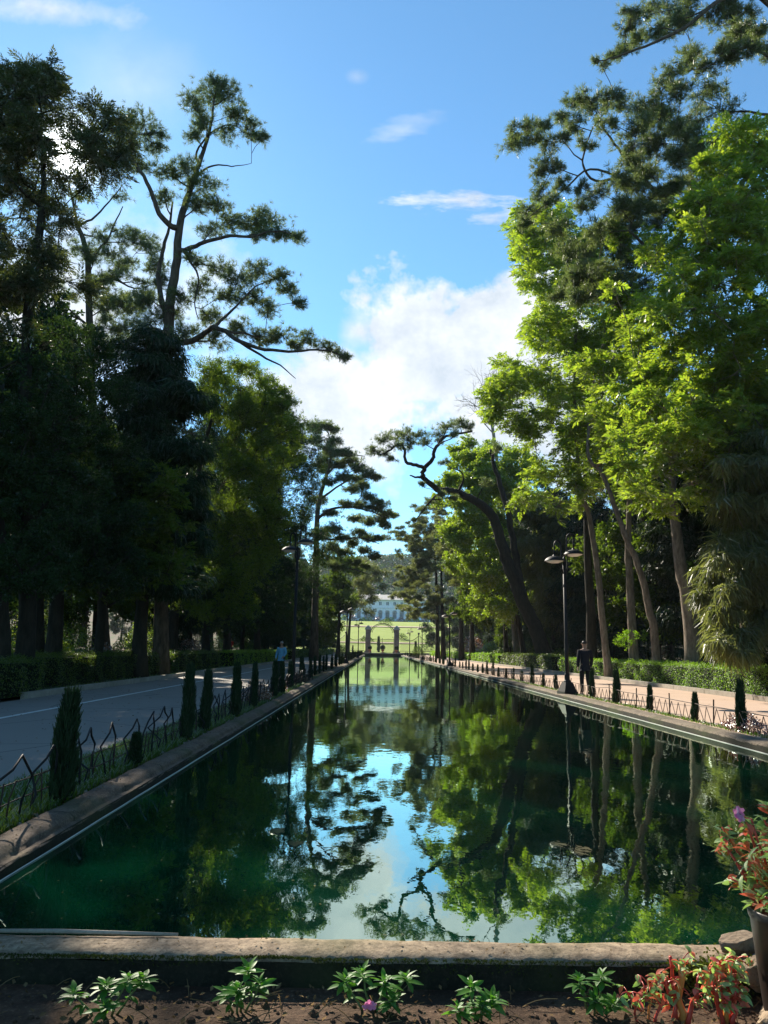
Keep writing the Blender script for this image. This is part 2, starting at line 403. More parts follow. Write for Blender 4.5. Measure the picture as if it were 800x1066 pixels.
def grow(trunk, limbs, clumps, style, dens=1.0, twr=0.012, far=False, twigs=8, kside=7):
    """trunk: (pts, radii); limbs: the same; clumps: list of (centre, (rx,ry,rz)). Returns wood MB and leaf MB (world space)."""
    wood = MB(); leaf = MB(); nodes = []
    tp, tr = trunk
    n = len(tp); h = tp[-1][2]-tp[0][2]
    wood.tube(tp, tr, 10 if not far else 7)
    # root flare
    for i in range(n):
        if i > n*0.3 or not clumps: nodes.append((tp[i], tr[i]))
    for lp, lr in limbs:
        wood.tube(lp, lr, kside)
        for i in range(1, len(lp)): nodes.append((lp[i], lr[i]))
    tpos, tdir, tsc = [], [], []
    ctr = tp[n//2]
    cl = sorted(clumps, key=lambda c: np.linalg.norm(np.asarray(c[0])[:2]-np.array(tp[-1])[:2]))
    for c, r in cl:
        c = np.asarray(c, float); r = np.asarray(r, float)
        N = np.array([q[0] for q in nodes]); R = np.array([q[1] for q in nodes])
        d = N-c; dist = np.linalg.norm(d, axis=1)+np.maximum(d[:, 2], -0.5)*0.9
        i = int(np.argmin(dist)); a = N[i]; L = np.linalg.norm(a-c)
        ra = min(R[i]*0.75, 0.018+0.018*L+0.012*r.max()); ra = max(ra, 0.015)
        m = max(4, min(9, int(L/0.5)))
        bp = bez(a, c, rng.uniform(-.12, .12)*L, m, 0.05*min(L, 3)/2)
        br = np.linspace(ra, max(twr*1.3, ra*0.35), m)
        wood.tube(bp, br, 5 if not far else 4, cap=False)
        for k in range(1, m): nodes.append((bp[k], br[k]))
        nt = max(4, int(twigs*(r.mean()/0.8)**1.2*1.0))
        for k in range(nt):
            v = rng.normal(size=3); v /= np.linalg.norm(v)
            q = c+v*r*rng.uniform(0.55, 1.0)
            s0 = bp[rng.integers(m//2, m)]
            tw = bez(s0, q, rng.uniform(-.1, .25)*np.linalg.norm(q-s0)*0.5, 4, 0.03)
            if not far or k % 2 == 0: wood.tube(tw, np.linspace(twr, twr*0.5, 4), 3, cap=False)
            dd = q-s0; dd = dd/(np.linalg.norm(dd)+1e-6)
            if style == 'pine':
                nk = max(3, int(9*dens))
                tt = rng.uniform(0.35, 1.05, nk)
                base = tw[0]*(1-tt[:, None])+tw[-1]*tt[:, None]+rng.normal(size=(nk, 3))*(0.26*r)
                dr = dd+rng.normal(size=(nk, 3))*0.6+np.array([0, 0, .45])
                tpos.append(base); tdir.append(dr); tsc.append(rng.uniform(.75, 1.15, nk))
                tpos.append(q[None]); tdir.append((dd+[0, 0, .3])[None]); tsc.append(np.array([1.15]))
            elif style == 'drape':
                nk = max(3, int(7*dens)); tt = rng.uniform(0.2, 1.0, nk)
                base = tw[0]*(1-tt[:, None])+tw[-1]*tt[:, None]+rng.normal(size=(nk, 3))*0.16*r.mean()
                dr = dd*[1, 1, .2]+rng.normal(size=(nk, 3))*0.5
                tpos.append(base); tdir.append(dr); tsc.append(rng.uniform(.7, 1.15, nk))
            else:
                nk = max(3, int(8*dens)); tt = rng.uniform(0.3, 1.05, nk)
                base = tw[0]*(1-tt[:, None])+tw[-1]*tt[:, None]+rng.normal(size=(nk, 3))*0.17*r.mean()
                dr = dd*[1, 1, .5]+rng.normal(size=(nk, 3))*0.65+np.array([0, 0, .05])
                tpos.append(base); tdir.append(dr); tsc.append(rng.uniform(.75, 1.2, nk))
    if tpos:
        pos = np.concatenate(tpos); dr = np.concatenate(tdir); sc = np.concatenate(tsc)
        if style == 'pine': T = T_NEEDF if far else T_NEED; R3 = frames(dr, 2.0)
        elif style == 'drape': T = T_DRPF if far else T_DRP; dr[:, 2] *= .3; R3 = frames(dr, 0.2)
        elif style == 'pinnate': T = T_PINF if far else T_PIN; dr[:, 2] *= .5; R3 = frames(dr, 0.45)
        elif style == 'feather': T = T_FEA; dr[:, 2] *= .5; R3 = frames(dr, 0.45)
        else: T = T_SPRF if far else T_SPR; R3 = frames(dr, 1.2)
        stamp(leaf, T[0], T[1], pos, R3, sc)
    return wood, leaf

def tree_obj(name, loc, wood, leaf, mw, ml, label, group=None, cat='tree'):
    """an Empty at the foot of the trunk, with the trunk and the crown as its parts"""
    root = empty(name, loc); tag(root, label, cat, group)
    for mb in (wood, leaf):
        for i in range(len(mb.v)): mb.v[i] = (mb.v[i]-np.asarray(loc, np.float32)).astype(np.float32)
    wood.build('trunk', mw, root, smooth=True)
    if leaf.n: leaf.build('crown', ml, root)
    return root
def cl_list(lst, Y, dy, flat=0.8, zs=1.0):
    """clump list from photograph directions at their real distance; depth scattered by dy"""
    out = []
    for c in lst:
        px, py, r = c[:3]; yy = Y+(c[3] if len(c) > 3 else rng.uniform(-dy, dy))
        m = mpp(yy); out.append((np.array(P(px, py, yy)), np.array([r*m, r*m*zs, r*m*flat])))
    return out
def ell(cx, cy, rx, ry, n, r, rj=0.3):
    out = []
    for i in range(n):
        a = rng.uniform(0, 2*math.pi); q = math.sqrt(rng.uniform(0.0, 1.0))
        out.append((cx+rx*q*math.cos(a), cy+ry*q*math.sin(a), r*rng.uniform(1-rj, 1+rj)))
    return out
def trunk_px(pts, Y, base_r, top_r, dys=None, m=5, z0=0.0):
    """trunk through photograph directions; the first point stands on the ground at distance Y"""
    q = []
    for i, (px, py) in enumerate(pts):
        yy = Y+(dys[i] if dys else 0); p = P(px, py, yy)
        if i == 0: p = Vector((p.x, yy, z0-0.15))
        q.append(p)
    s_ = spline(np.array(q), m); n = len(s_); t = np.linspace(0, 1, n)
    r = base_r*(1-t)+top_r*t; r[0] *= 1.45; r[1] *= 1.12
    s_[1:-1] += rng.normal(size=(n-2, 3))*base_r*0.06
    return s_, r
def limb_px(pts, r0, r1, m=4):
    """pts: (px,py,Y)"""
    s_ = spline(np.array([P(*p) for p in pts]), m); s_[1:-1] += rng.normal(size=(len(s_)-2, 3))*r0*.15
    return s_, np.linspace(r0, r1, len(s_))

# ------------------------------------------------------------------ the setting
XL, XR, ZW = -2.34, 6.02, -0.12
YF0, YF1, YE = 3.71, 3.93, 180.0
def sm(a, b, x):
    t = min(1, max(0, (x-a)/(b-a))); return t*t*(3-2*t)
def ground_z(x, y):
    if XL-0.15 < x < XR+0.2 and 3.8 < y < YE+2: return -1.3
    z = -0.03
    if x < -11: z += 0.9*sm(-11, -22, x)+1.2*sm(-22, -60, x)
    if x > 20: z += 0.5*sm(20, 60, x)
    if y > 222: z += 13.6*sm(222, 350, y)*1.0
    if y > 395: z += 60*sm(395, 640, y)*(0.75+0.25*math.sin(x*0.012+1.0))
    if y < 3.8 and -2.5 < x < 6.2 and y > 1.6: z = -0.13
    return z
xs = sorted(set([-1500, -900, -500, -300, -200, -150, -100, -80, -60, -50, -42, -36, -30, -26, -22, -19, -16, -14, -12, -11, -10, -9, -6, -3, -2.51, -2.47, 0, 3, 6.1, 6.24, 8, 12, 14, 17, 20, 25, 30, 36, 44, 54, 66, 80, 100, 150, 200, 300, 500, 900, 1500]))
ys = sorted(set([-1200, -500, -200, -60, -20, 0, 1.55, 1.65, 3.79, 3.81]+[6, 10, 15, 20, 30, 40, 60, 80, 100, 130, 160, 181.9, 182.1, 190, 200, 210, 222]+list(range(230, 400, 8))+list(range(400, 700, 12))+[760, 900, 1300, 2200, 3200]))
gm = MB(); V = [(x, y, ground_z(x, y)) for y in ys for x in xs]
nx = len(xs); Fq = [(j*nx+i, j*nx+i+1, (j+1)*nx+i+1, (j+1)*nx+i) for j in range(len(ys)-1) for i in range(nx-1)]
gm.addn(V, np.array(Fq))
t = NT('ground soil and grass')
co = t.coord('Object'); sp = t.n('ShaderNodeSeparateXYZ'); t.l(co, sp.inputs[0])
n_a = t.noise(0.5, 6, co); n_b = t.noise(14, 6, co, .7); n_c = t.noise(60, 4, co, .7)
soil = t.mix(n_b, (0.045, 0.026, 0.016), (0.15, 0.092, 0.058))
soil = t.mix(t.ramp(n_c, [(0.55, (0, 0, 0)), (0.7, (1, 1, 1))]), soil, (0.22, 0.155, 0.10))
grs = t.mix(n_a, (0.03, 0.05, 0.012), (0.06, 0.09, 0.02))
lawn = t.mix(t.noise(0.15, 5, co), (0.20, 0.27, 0.04), (0.30, 0.36, 0.07))
gfac = t.ramp(n_a, [(0.45, (0, 0, 0)), (0.6, (1, 1, 1))])
c = t.mix(gfac, soil, grs)
isl = t.math('MULTIPLY', t.math('GREATER_THAN', sp.outputs[1], 205.0), t.math('LESS_THAN', t.math('ABSOLUTE', sp.outputs[0]), 42.0))
isfar = t.math('GREATER_THAN', sp.outputs[1], 395.0)
c = t.mix(isl, c, lawn); c = t.mix(isfar, c, (0.04, 0.07, 0.025))
soil = t.mix(t.ramp(t.noise(3.5, 6, co, .7), [(.42, (.75, .75, .75)), (.6, (0, 0, 0))]), soil, (0.035, 0.022, 0.014))
bed = t.math('MULTIPLY', t.math('LESS_THAN', sp.outputs[1], 3.85), t.math('GREATER_THAN', sp.outputs[1], 1.58))
c = t.mix(bed, c, soil)
t.bsdf(c, 0.95, 0.15, bump=n_b, bs=0.8, bd=0.03)
tag(gm.build('ground', t.m), kind='structure')

# pool water
wm = MB(); wm.add([(XL-.05, YF1-.05, ZW), (XR+.05, YF1-.05, ZW), (XR+.05, YE+.5, ZW), (XL-.05, YE+.5, ZW)], [(0, 1, 2, 3)])
t = NT('pool water')
co = t.coord('Object'); mp = t.n('ShaderNodeMapping'); mp.inputs['Scale'].default_value = (1.0, 0.45, 1); t.l(co, mp.inputs[0])
b1 = t.noise(2.2, 2, mp.outputs[0], .5); b2 = t.noise(9, 3, mp.outputs[0], .5); patch = t.ramp(t.noise(.12, 2, co), [(.4, (.25, .25, .25)), (.65, (1, 1, 1))])
bm_ = t.math('MULTIPLY', t.math('ADD', b1, t.math('MULTIPLY', b2, 0.22)), patch)
bu = t.n('ShaderNodeBump'); bu.inputs['Strength'].default_value = 0.11; bu.inputs['Distance'].default_value = 0.05; t.l(bm_, bu.inputs['Height'])
gl = t.n('ShaderNodeBsdfGlossy'); gl.inputs['Roughness'].default_value = 0.0; gl.inputs[0].default_value = (0.80, 0.97, 0.85, 1); t.l(bu.outputs[0], gl.inputs['Normal'])
df = t.n('ShaderNodeBsdfDiffuse'); t.l(t.mix(t.noise(.25, 3, co), (0.0005, 0.021, 0.010), (0.0008, 0.037, 0.018)), df.inputs[0])
fr = t.n('ShaderNodeFresnel'); fr.inputs[0].default_value = 2.1; t.l(bu.outputs[0], fr.inputs['Normal'])
ff = t.math('MINIMUM', t.math('MULTIPLY_ADD', fr.outputs[0], 1.25, 0.18), 0.95)
ms = t.n('ShaderNodeMixShader'); t.l(ff, ms.inputs[0]); t.l(df.outputs[0], ms.inputs[1]); t.l(gl.outputs[0], ms.inputs[2]); t.l(ms.outputs[0], t.out.inputs[0])
tag(wm.build('water', t.m), kind='structure')

def concrete(name, a, b, c3, sc=3.0, moss=0.0, joint=0.0):
    t = NT(name); co = t.coord('Object')
    n = t.noise(sc, 9, co, .7); f = t.noise(45, 6, co, .75); big_ = t.noise(.6, 4, co)
    c = t.mix(t.ramp(n, [(.35, (0, 0, 0)), (.65, (1, 1, 1))]), a, b)
    c = t.mix(t.ramp(f, [(.5, (0, 0, 0)), (.72, (1, 1, 1))]), c, c3)
    if joint:
        sp = t.n('ShaderNodeSeparateXYZ'); t.l(co, sp.inputs[0])
        fr_ = t.math('FRACT', t.math('DIVIDE', t.math('ADD', sp.outputs[1], t.math('MULTIPLY', n, .05)), joint))
        c = t.mix(t.math('MULTIPLY', t.math('LESS_THAN', fr_, .014), .8), c, (0.02, .018, .015))
        vo = t.n('ShaderNodeTexVoronoi'); vo.feature = 'DISTANCE_TO_EDGE'; vo.inputs['Scale'].default_value = 1.7; wv = t.n('ShaderNodeVectorMath'); wv.operation = 'ADD'; t.l(co, wv.inputs[0]); t.l(n, wv.inputs[1]); t.l(wv.outputs[0], vo.inputs['Vector'])
        c = t.mix(t.ramp(vo.outputs['Distance'], [(0, (.7, .7, .7)), (.02, (0, 0, 0))]), c, (0.03, .025, .02))
    if moss: c = t.mix(t.math('MULTIPLY', t.ramp(big_, [(.5, (0, 0, 0)), (.62, (1, 1, 1))]), moss), c, (0.05, 0.065, 0.02))
    t.bsdf(c, 0.92, 0.2, bump=f, bs=0.6, bd=0.012); return t.m
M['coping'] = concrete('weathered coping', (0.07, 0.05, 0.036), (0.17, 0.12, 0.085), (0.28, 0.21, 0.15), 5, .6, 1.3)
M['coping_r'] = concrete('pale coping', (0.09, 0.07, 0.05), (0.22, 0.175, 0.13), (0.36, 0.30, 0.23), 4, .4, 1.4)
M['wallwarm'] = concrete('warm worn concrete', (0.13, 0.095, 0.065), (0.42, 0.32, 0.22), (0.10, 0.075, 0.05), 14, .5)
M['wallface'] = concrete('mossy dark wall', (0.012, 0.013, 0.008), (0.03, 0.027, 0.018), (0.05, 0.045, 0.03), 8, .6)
M['kerb'] = concrete('kerb stone', (0.28, 0.25, 0.21), (0.40, 0.36, 0.30), (0.2, .18, .15), 4, .2)
M['white_line'] = plain('worn white line and waterline glint', (0.62, 0.62, 0.58), 0.7, .3, nscale=3, amp=.25)  # road marking paint; also the colour of the painted waterline reflection
t = NT('asphalt'); co = t.coord('Object'); n = t.noise(.35, 5, co); f = t.noise(120, 4, co, .8)
c = t.mix(n, (0.20, 0.172, 0.14), (0.29, 0.25, 0.205)); c = t.mix(t.math('MULTIPLY', f, .5), c, (0.20, 0.21, 0.22))
cr = t.n('ShaderNodeTexVoronoi'); cr.feature = 'DISTANCE_TO_EDGE'; cr.inputs['Scale'].default_value = .35
nv = t.n('ShaderNodeMapping'); t.l(co, nv.inputs[0]); t.l(nv.outputs[0], cr.inputs['Vector'])
c = t.mix(t.ramp(cr.outputs['Distance'], [(0, (.6, .6, .6)), (.012, (0, 0, 0))]), c, (0.05, 0.05, 0.05))
t.bsdf(c, 0.88, .3, bump=f, bs=.35, bd=.006); M['asphalt'] = t.m
t = NT('worn pink path'); co = t.coord('Object'); n = t.noise(.6, 6, co, .6); f = t.noise(70, 5, co, .8)
c = t.mix(n, (0.40, 0.27, 0.19), (0.56, 0.41, 0.31))
st_ = t.n('ShaderNodeMapping'); st_.inputs['Scale'].default_value = (1.6, .12, 1); t.l(co, st_.inputs[0])
c = t.mix(t.math('MULTIPLY', t.noise(1.3, 5, st_.outputs[0], .6), .45), c, (0.30, 0.20, 0.145))
vo = t.n('ShaderNodeTexVoronoi'); vo.feature = 'DISTANCE_TO_EDGE'; vo.inputs['Scale'].default_value = .4; t.l(co, vo.inputs['Vector'])
c = t.mix(t.ramp(vo.outputs['Distance'], [(0, (.6, .6, .6)), (.012, (0, 0, 0))]), c, (0.16, .10, .07)); c = t.mix(t.math('MULTIPLY', f, .5), c, (0.50, 0.38, 0.30))
t.bsdf(c, .9, .25, bump=f, bs=.3, bd=.006); M['path'] = t.m

def sheet(name, x0, x1, y0, y1, z, mat, kind='structure', n=1):
    m = MB(); m.add([(x0, y0, z), (x1, y0, z), (x1, y1, z), (x0, y1, z)], [(0, 1, 2, 3)])
    return tag(m.build(name, mat), kind=kind)
sheet('road', -8.6, -3.55, -40, 200, 0.0, M['asphalt'])
sheet('path', 6.46, 11.72, -20, 182, 0.0, M['path'])
sheet('plaza', -60, 60, 200, 209, 0.002, M['path'])
m = MB(); m.box((-6.8, 80, 0.005), (.11, 240, .002)); tag(m.build('road_marking', M['white_line']), kind='structure')
m = MB()
for i in range(60):
    y = 19.4+i*2.8; m.box((-8.68, y+1.39, .04), (.18, 2.77, .22))
tag(m.build('road_kerb', M['kerb']), kind='structure')
m = MB()
for i in range(62):
    y = 8+i*2.8; m.box((11.83, y+1.39, .04), (.2, 2.77, .22))
tag(m.build('path_kerb', M['kerb']), kind='structure')

def rough_strip(prof, y0, y1, amp, axis='y', step=0.12, seed=1):
    """a long moulded strip: profile (a,z) points swept along, edges worn"""
    r = np.random.default_rng(seed)
    ys_ = []
    y = y0
    while y < y1: ys_.append(y); y += step*(1 if y < 14 else 3 if y < 40 else 14)
    ys_.append(y1); k = len(prof); v = []
    ph = r.uniform(0, 6.3, 12); fr_ = np.array([.9, 2.3, 4.1, 6.7, 11, 17]); 
    for y in ys_:
        for i, (a, z) in enumerate(prof):
            da = amp*(0.6*np.sin(fr_*y+ph[:6]+i*.7).sum()/3+r.normal()*.5); dz = amp*(0.5*np.sin(fr_*y*1.3+ph[6:]+i*.5).sum()/3+r.normal()*.35)
            if z < -0.3: da = dz = 0
            v.append((a+da*.5, y, z+dz*.6) if axis == 'y' else (y, a+da*.5, z+dz*.6))
    f = [(j*k+i, j*k+i+1, (j+1)*k+i+1, (j+1)*k+i) if axis == 'y' else (j*k+i, (j+1)*k+i, (j+1)*k+i+1, j*k+i+1) for j in range(len(ys_)-1) for i in range(k-1)]
    m = MB(); m.addn(v, np.array(f)); return m
t = empty('pool_wall', (XL, YF1, 0)); tag(t, 'long left pool wall with worn mossy top, beside the grass strip and asphalt road', 'pool wall')
def rel(mb, loc):
    for i in range(len(mb.v)): mb.v[i] = mb.v[i]-np.asarray(loc, np.float32)
    return mb
mb = rough_strip([(-2.69, -.25), (-2.68, -.01), (-2.63, .015), (-2.53, .02), (-2.45, .012), (-2.415, -.02), (-2.41, -.045), (-2.375, -.048), (-2.35, -.052), (-2.345, -.06)], 3.86, YE, .016, seed=3)
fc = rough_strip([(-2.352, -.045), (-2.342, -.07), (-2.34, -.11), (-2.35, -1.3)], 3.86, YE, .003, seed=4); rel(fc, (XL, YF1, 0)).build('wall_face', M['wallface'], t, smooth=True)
rel(mb, (XL, YF1, 0)).build('coping', M['coping'], t, smooth=True)
mb = MB(); yy = np.concatenate([np.arange(3.95, 30, .5), np.arange(30, YE, 6)]); mb.tube(np.stack([np.full(len(yy), XL+.012)+rng.normal(size=len(yy))*.002, yy, np.full(len(yy), ZW+.004)], -1), .0055, 5)  # bright wet reflection along the waterline, put in as a thin white tube
rel(mb, (XL, YF1, 0)).build('waterline_glint', M['white_line'], t, smooth=True)
t = empty('pool_wall', (XR, YF1, 0)); tag(t, 'long right pool wall with pale concrete top, beside the pink sunlit path', 'pool wall')
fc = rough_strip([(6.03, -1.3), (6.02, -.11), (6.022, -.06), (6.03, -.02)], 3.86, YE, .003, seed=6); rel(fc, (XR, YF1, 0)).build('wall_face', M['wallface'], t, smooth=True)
mb = rough_strip([(6.028, -.03), (6.035, -.01), (6.08, .012), (6.2, .02), (6.34, .018), (6.44, .01), (6.47, -.02), (6.48, -.25)], 3.86, YE, .010, seed=5)
rel(mb, (XR, YF1, 0)).build('coping', M['coping_r'], t, smooth=True)
mb = MB(); mb.tube(np.stack([np.full(len(yy), XR-.010)+rng.normal(size=len(yy))*.002, yy, np.full(len(yy), ZW+.004)], -1), .0055, 5)  # right-hand waterline reflection, likewise painted as a white tube
rel(mb, (XR, YF1, 0)).build('waterline_glint', M['white_line'], t, smooth=True)
t = empty('pool_wall', (1.8, YF0, 0)); tag(t, 'low front pool wall of warm brown concrete behind the seedlings, dark mossy face', 'pool wall')
mb = rough_strip([(3.915, -1.3), (3.93, -.02), (3.92, -.004), (3.86, .004), (3.79, 0.0), (3.735, -.006), (3.715, -.03)], -2.68, 6.47, .007, 'x', .05, seed=8)
rel(mb, (1.8, YF0, 0)).build('coping', M['wallwarm'], t, smooth=True)
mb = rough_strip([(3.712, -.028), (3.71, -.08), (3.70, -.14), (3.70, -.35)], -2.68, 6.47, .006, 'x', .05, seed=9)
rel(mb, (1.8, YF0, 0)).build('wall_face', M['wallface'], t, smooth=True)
# thin weathered batten on the back edge at the left
mb = MB(); a = G(-60, 966, .012); b = G(185, 974, .012)
mb.tube([(a.x, 3.90, .016), ((a.x+b.x)/2, 3.905, .02), (b.x, 3.90, .014)], [.008, .010, .007], 6)
tag(mb.build('wooden_batten', M['kerb'], smooth=True), 'thin pale wooden batten lying along the back edge of the front pool wall', 'batten')
# far end of the pool: a dark wall, a narrow landing and steps
m = MB(); m.box(((XL+XR)/2, YE+1.3, -.5), (XR-XL+1, 2.6, 1.56)); 
t = empty('pool_wall', ((XL+XR)/2, YE, 0)); tag(t, 'dark far end wall of the pool with pale landing, in front of the arched gateway', 'pool wall')
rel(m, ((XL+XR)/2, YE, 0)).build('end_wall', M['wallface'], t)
m = MB(); m.box(((XL+XR)/2, YE+1.5, .36), (XR-XL+.6, 2.8, .16)); rel(m, ((XL+XR)/2, YE, 0)).build('landing', M['kerb'], t)
# ------------------------------------------------------------------ the trees one can tell apart
def Z7(l): return [(x/2, 30+y/2, r/2) for x, y, r in l]          # measured on a doubled detail of the photograph
def Z8(l): return [(400+x/2, y/2, r/2) for x, y, r in l]
def foot(px, Y): 
    p = P(px, 690, Y); return (p.x, Y, ground_z(p.x, Y))

_sdn = np.array(sd)
def sun_gap(cl, keep=.12):
    out = []
    for c_, r_ in cl:
        hit = False
        for x0, y0 in ((-.9, 3.7), (-.3, 3.6), (.3, 3.7), (.9, 3.6), (1.5, 3.7), (2.1, 3.6)):
            v = np.asarray(c_)-np.array([x0, y0, 0.0]); q = v-_sdn*(v@_sdn)
            if np.linalg.norm(q) < r_[0]*.95: hit = True
        for x0, y0 in ((-4.2, 7.2), (-5.3, 16), (-7.2, 24), (-5.4, 31), (-6.2, 12.5), (-3.1, 5.6), (-4.4, 20), (-6.5, 38)):
            v = np.asarray(c_)-np.array([x0, y0, 0.0]); q = v-_sdn*(v@_sdn)
            if np.linalg.norm(q) < r_[0]*.8: hit = True
        v = np.asarray(c_)-np.array(CAMP); q = v-_sdn*(v@_sdn)
        if np.linalg.norm(q) < r_[0]+.12: hit = True; 
        if not hit or rng.uniform() < keep: out.append((c_, r_))
    return out
# --- left: the tall open pine against the sky
Y = 36.0
b = foot(168, Y)
tr = trunk_px([(168, 690), (170, 560), (173, 440), (176, 342), (178, 310), (184, 270), (187, 238), (192, 215), (200, 190), (207, 172), (214, 152), (220, 128), (223, 104)], Y, .34, .05, m=4, z0=b[2])
limbs = [limb_px([(176, 330, Y), (168, 310, Y+.6), (166, 280, Y+.8), (170, 258, Y+.9), (176, 238, Y+1.1), (180, 210, Y+1.4)], .17, .05),
         limb_px([(187, 238, Y), (178, 235, Y-.3), (166, 222, Y-.6), (158, 200, Y-.8), (146, 178, Y-1), (136, 160, Y-1.1), (142, 140, Y-1.2)], .17, .05),
         limb_px([(185, 262, Y), (200, 258, Y-.8), (216, 251, Y-1.5), (240, 246, Y-2), (262, 246, Y-2.3), (285, 240, Y-2.5), (304, 243, Y-2.6)], .13, .025),
         limb_px([(177, 350, Y), (192, 356, Y-1), (210, 350, Y-2), (224, 340, Y-3), (244, 352, Y-3.5), (268, 362, Y-4), (300, 366, Y-4.3), (330, 364, Y-4.5), (352, 368, Y-4.6)], .17, .025),
         limb_px([(244, 352, Y-3.5), (272, 370, Y-3.8), (292, 380, Y-4), (308, 394, Y-4.1)], .07, .015),
         limb_px([(224, 340, Y-3), (236, 328, Y-2.6), (250, 315, Y-2.4), (264, 300, Y-2.3), (280, 292, Y-2.2)], .08, .02),
         limb_px([(200, 190, Y), (213, 176, Y+.6), (228, 172, Y+1), (246, 173, Y+1.2), (262, 170, Y+1.3)], .07, .012),
         limb_px([(207, 172, Y), (205, 158, Y+.4), (220, 138, Y+.8), (240, 130, Y+1), (258, 138, Y+1.2)], .07, .015),
         limb_px([(190, 260, Y), (200, 275, Y-.5), (207, 290, Y-1), (203, 315, Y-1.2), (206, 330, Y-1.5)], .07, .02)]
cs = Z7([(440, 130, 34), (405, 165, 34), (480, 140, 34), (500, 180, 30), (525, 212, 26), (545, 225, 16), (430, 200, 26), (400, 215, 22), (470, 215, 22), (455, 112, 20),
         (385, 290, 34), (430, 330, 34), (455, 365, 26), (410, 365, 26), (350, 300, 26), (340, 345, 24),
         (300, 200, 36), (265, 235, 34), (320, 245, 24), (285, 280, 24), (250, 190, 26), (330, 215, 18),
         (470, 400, 34), (520, 400, 34), (560, 400, 34), (590, 425, 26), (615, 435, 18), (440, 420, 24), (545, 430, 22),
         (460, 500, 30), (500, 520, 30), (540, 505, 28), (575, 520, 28), (600, 550, 24), (620, 570, 16), (530, 560, 26), (560, 580, 24),
         (470, 560, 30), (440, 600, 30), (500, 620, 30), (550, 640, 28), (590, 640, 26), (640, 645, 26), (690, 665, 22), (720, 685, 14), (610, 665, 16), (420, 540, 28), (400, 480, 22), (380, 560, 26), (330, 520, 20),
         (300, 560, 30), (350, 600, 30), (390, 640, 30), (450, 650, 26), (300, 620, 30)])
wood, leaf = grow(tr, limbs, sun_gap(cl_list([(x, y, r*1.3) for x, y, r in cs], Y, 1.3, .6)), 'pine', 1.35, twigs=12)
tree_obj('pine_tree', b, wood, leaf, M['bark'], M['pine'], 'tall open-crowned pine with crooked limbs standing out against the sky above the left road', 'tall pines')

# --- left: second pine, airy, nearer the sun
Y = 42.0; b = foot(110, Y)
tr = trunk_px([(110, 690), (104, 560), (97, 430), (93, 330), (92, 275), (86, 248), (80, 230), (76, 210), (72, 190)], Y, .3, .05, m=4, z0=b[2])
limbs = [limb_px([(92, 275, Y), (104, 258, Y), (112, 250, Y), (120, 232, Y+.3), (128, 215, Y+.5)], .1, .03),
         limb_px([(92, 300, Y), (115, 290, Y-1), (140, 300, Y-1.6), (160, 296, Y-2)], .09, .02),
         limb_px([(82, 235, Y), (100, 225, Y+.5), (118, 205, Y+1), (130, 190, Y+1)], .08, .02),
         limb_px([(93, 340, Y), (70, 320, Y-1), (50, 300, Y-1.5)], .08, .02)]
cs = ell(128, 285, 40, 55, 34, 14)+ell(85, 300, 50, 45, 20, 14)+[(128, 205, 12), (118, 225, 13), (80, 200, 12)]+ell(120, 350, 30, 25, 12, 14)
wood, leaf = grow(tr, limbs, sun_gap(cl_list(cs, Y, 2.2, .5), .4), 'pine', .8, twigs=10)
tree_obj('pine_tree', b, wood, leaf, M['bark'], M['pine'], 'thin airy pine behind the feathery-leaved tree, where the sun glows through', 'tall pines')

# --- left: feathery compound-leaved tree reaching to the top left corner
Y = 22.5; b = foot(27, Y)
tr = trunk_px([(27, 690), (30, 560), (26, 430), (30, 330), (40, 250), (46, 190), (42, 140)], Y, .26, .06, m=4, z0=b[2])
cs = ell(30, 115, 36, 42, 30, 13)+ell(15, 190, 45, 50, 26, 15)+ell(106, 150, 26, 32, 22, 12)+ell(50, 85, 18, 18, 9, 11)+[(18, 78, 12), (32, 70, 10), (100, 112, 10), (115, 125, 10), (125, 160, 12), (120, 180, 12), (92, 190, 12), (78, 112, 10), (82, 186, 10)]
cs += ell(10, 130, 25, 50, 12, 14)+ell(20, 260, 60, 50, 30, 18)+ell(40, 320, 60, 40, 14, 18)
wood, leaf = grow(tr, [], sun_gap(cl_list(cs, Y, 2.0, .8)), 'feather', 1.1, twigs=14)
tree_obj('broadleaf_tree', b, wood, leaf, M['bark_dark'], M['olive'], 'tall feathery-leaved tree filling the top left corner in front of the sun', 'left roadside trees')

# --- left: the dark mass
def fill_tree(name, px, Y, trunk_pts, clump, style, mw, ml, label, r0=.3, dens=.9, tw=11, dy=2.5, flat=.8, group='left roadside trees', far=False, cdy=0):
    b = foot(px, Y)
    tr = trunk_px([(px, 690)]+trunk_pts, Y, r0, .07, m=4, z0=b[2])
    wood, leaf = grow(tr, [], sun_gap(cl_list(clump, Y+cdy, dy, flat)) if px < 200 else cl_list(clump, Y+cdy, dy, flat), style, dens, twigs=tw, far=far)
    return tree_obj(name, b, wood, leaf, mw, ml, label, group)
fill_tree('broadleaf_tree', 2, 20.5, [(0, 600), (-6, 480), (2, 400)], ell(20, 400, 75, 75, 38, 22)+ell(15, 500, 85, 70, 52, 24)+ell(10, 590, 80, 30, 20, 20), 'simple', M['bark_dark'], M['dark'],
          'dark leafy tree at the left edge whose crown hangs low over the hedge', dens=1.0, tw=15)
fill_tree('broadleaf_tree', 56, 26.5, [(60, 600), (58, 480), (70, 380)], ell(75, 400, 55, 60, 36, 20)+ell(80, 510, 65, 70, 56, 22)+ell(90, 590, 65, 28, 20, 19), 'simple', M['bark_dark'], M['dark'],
          'stout dark trunk and heavy crown, second broadleaf tree from the left edge', r0=.3, dens=1.0, tw=15)
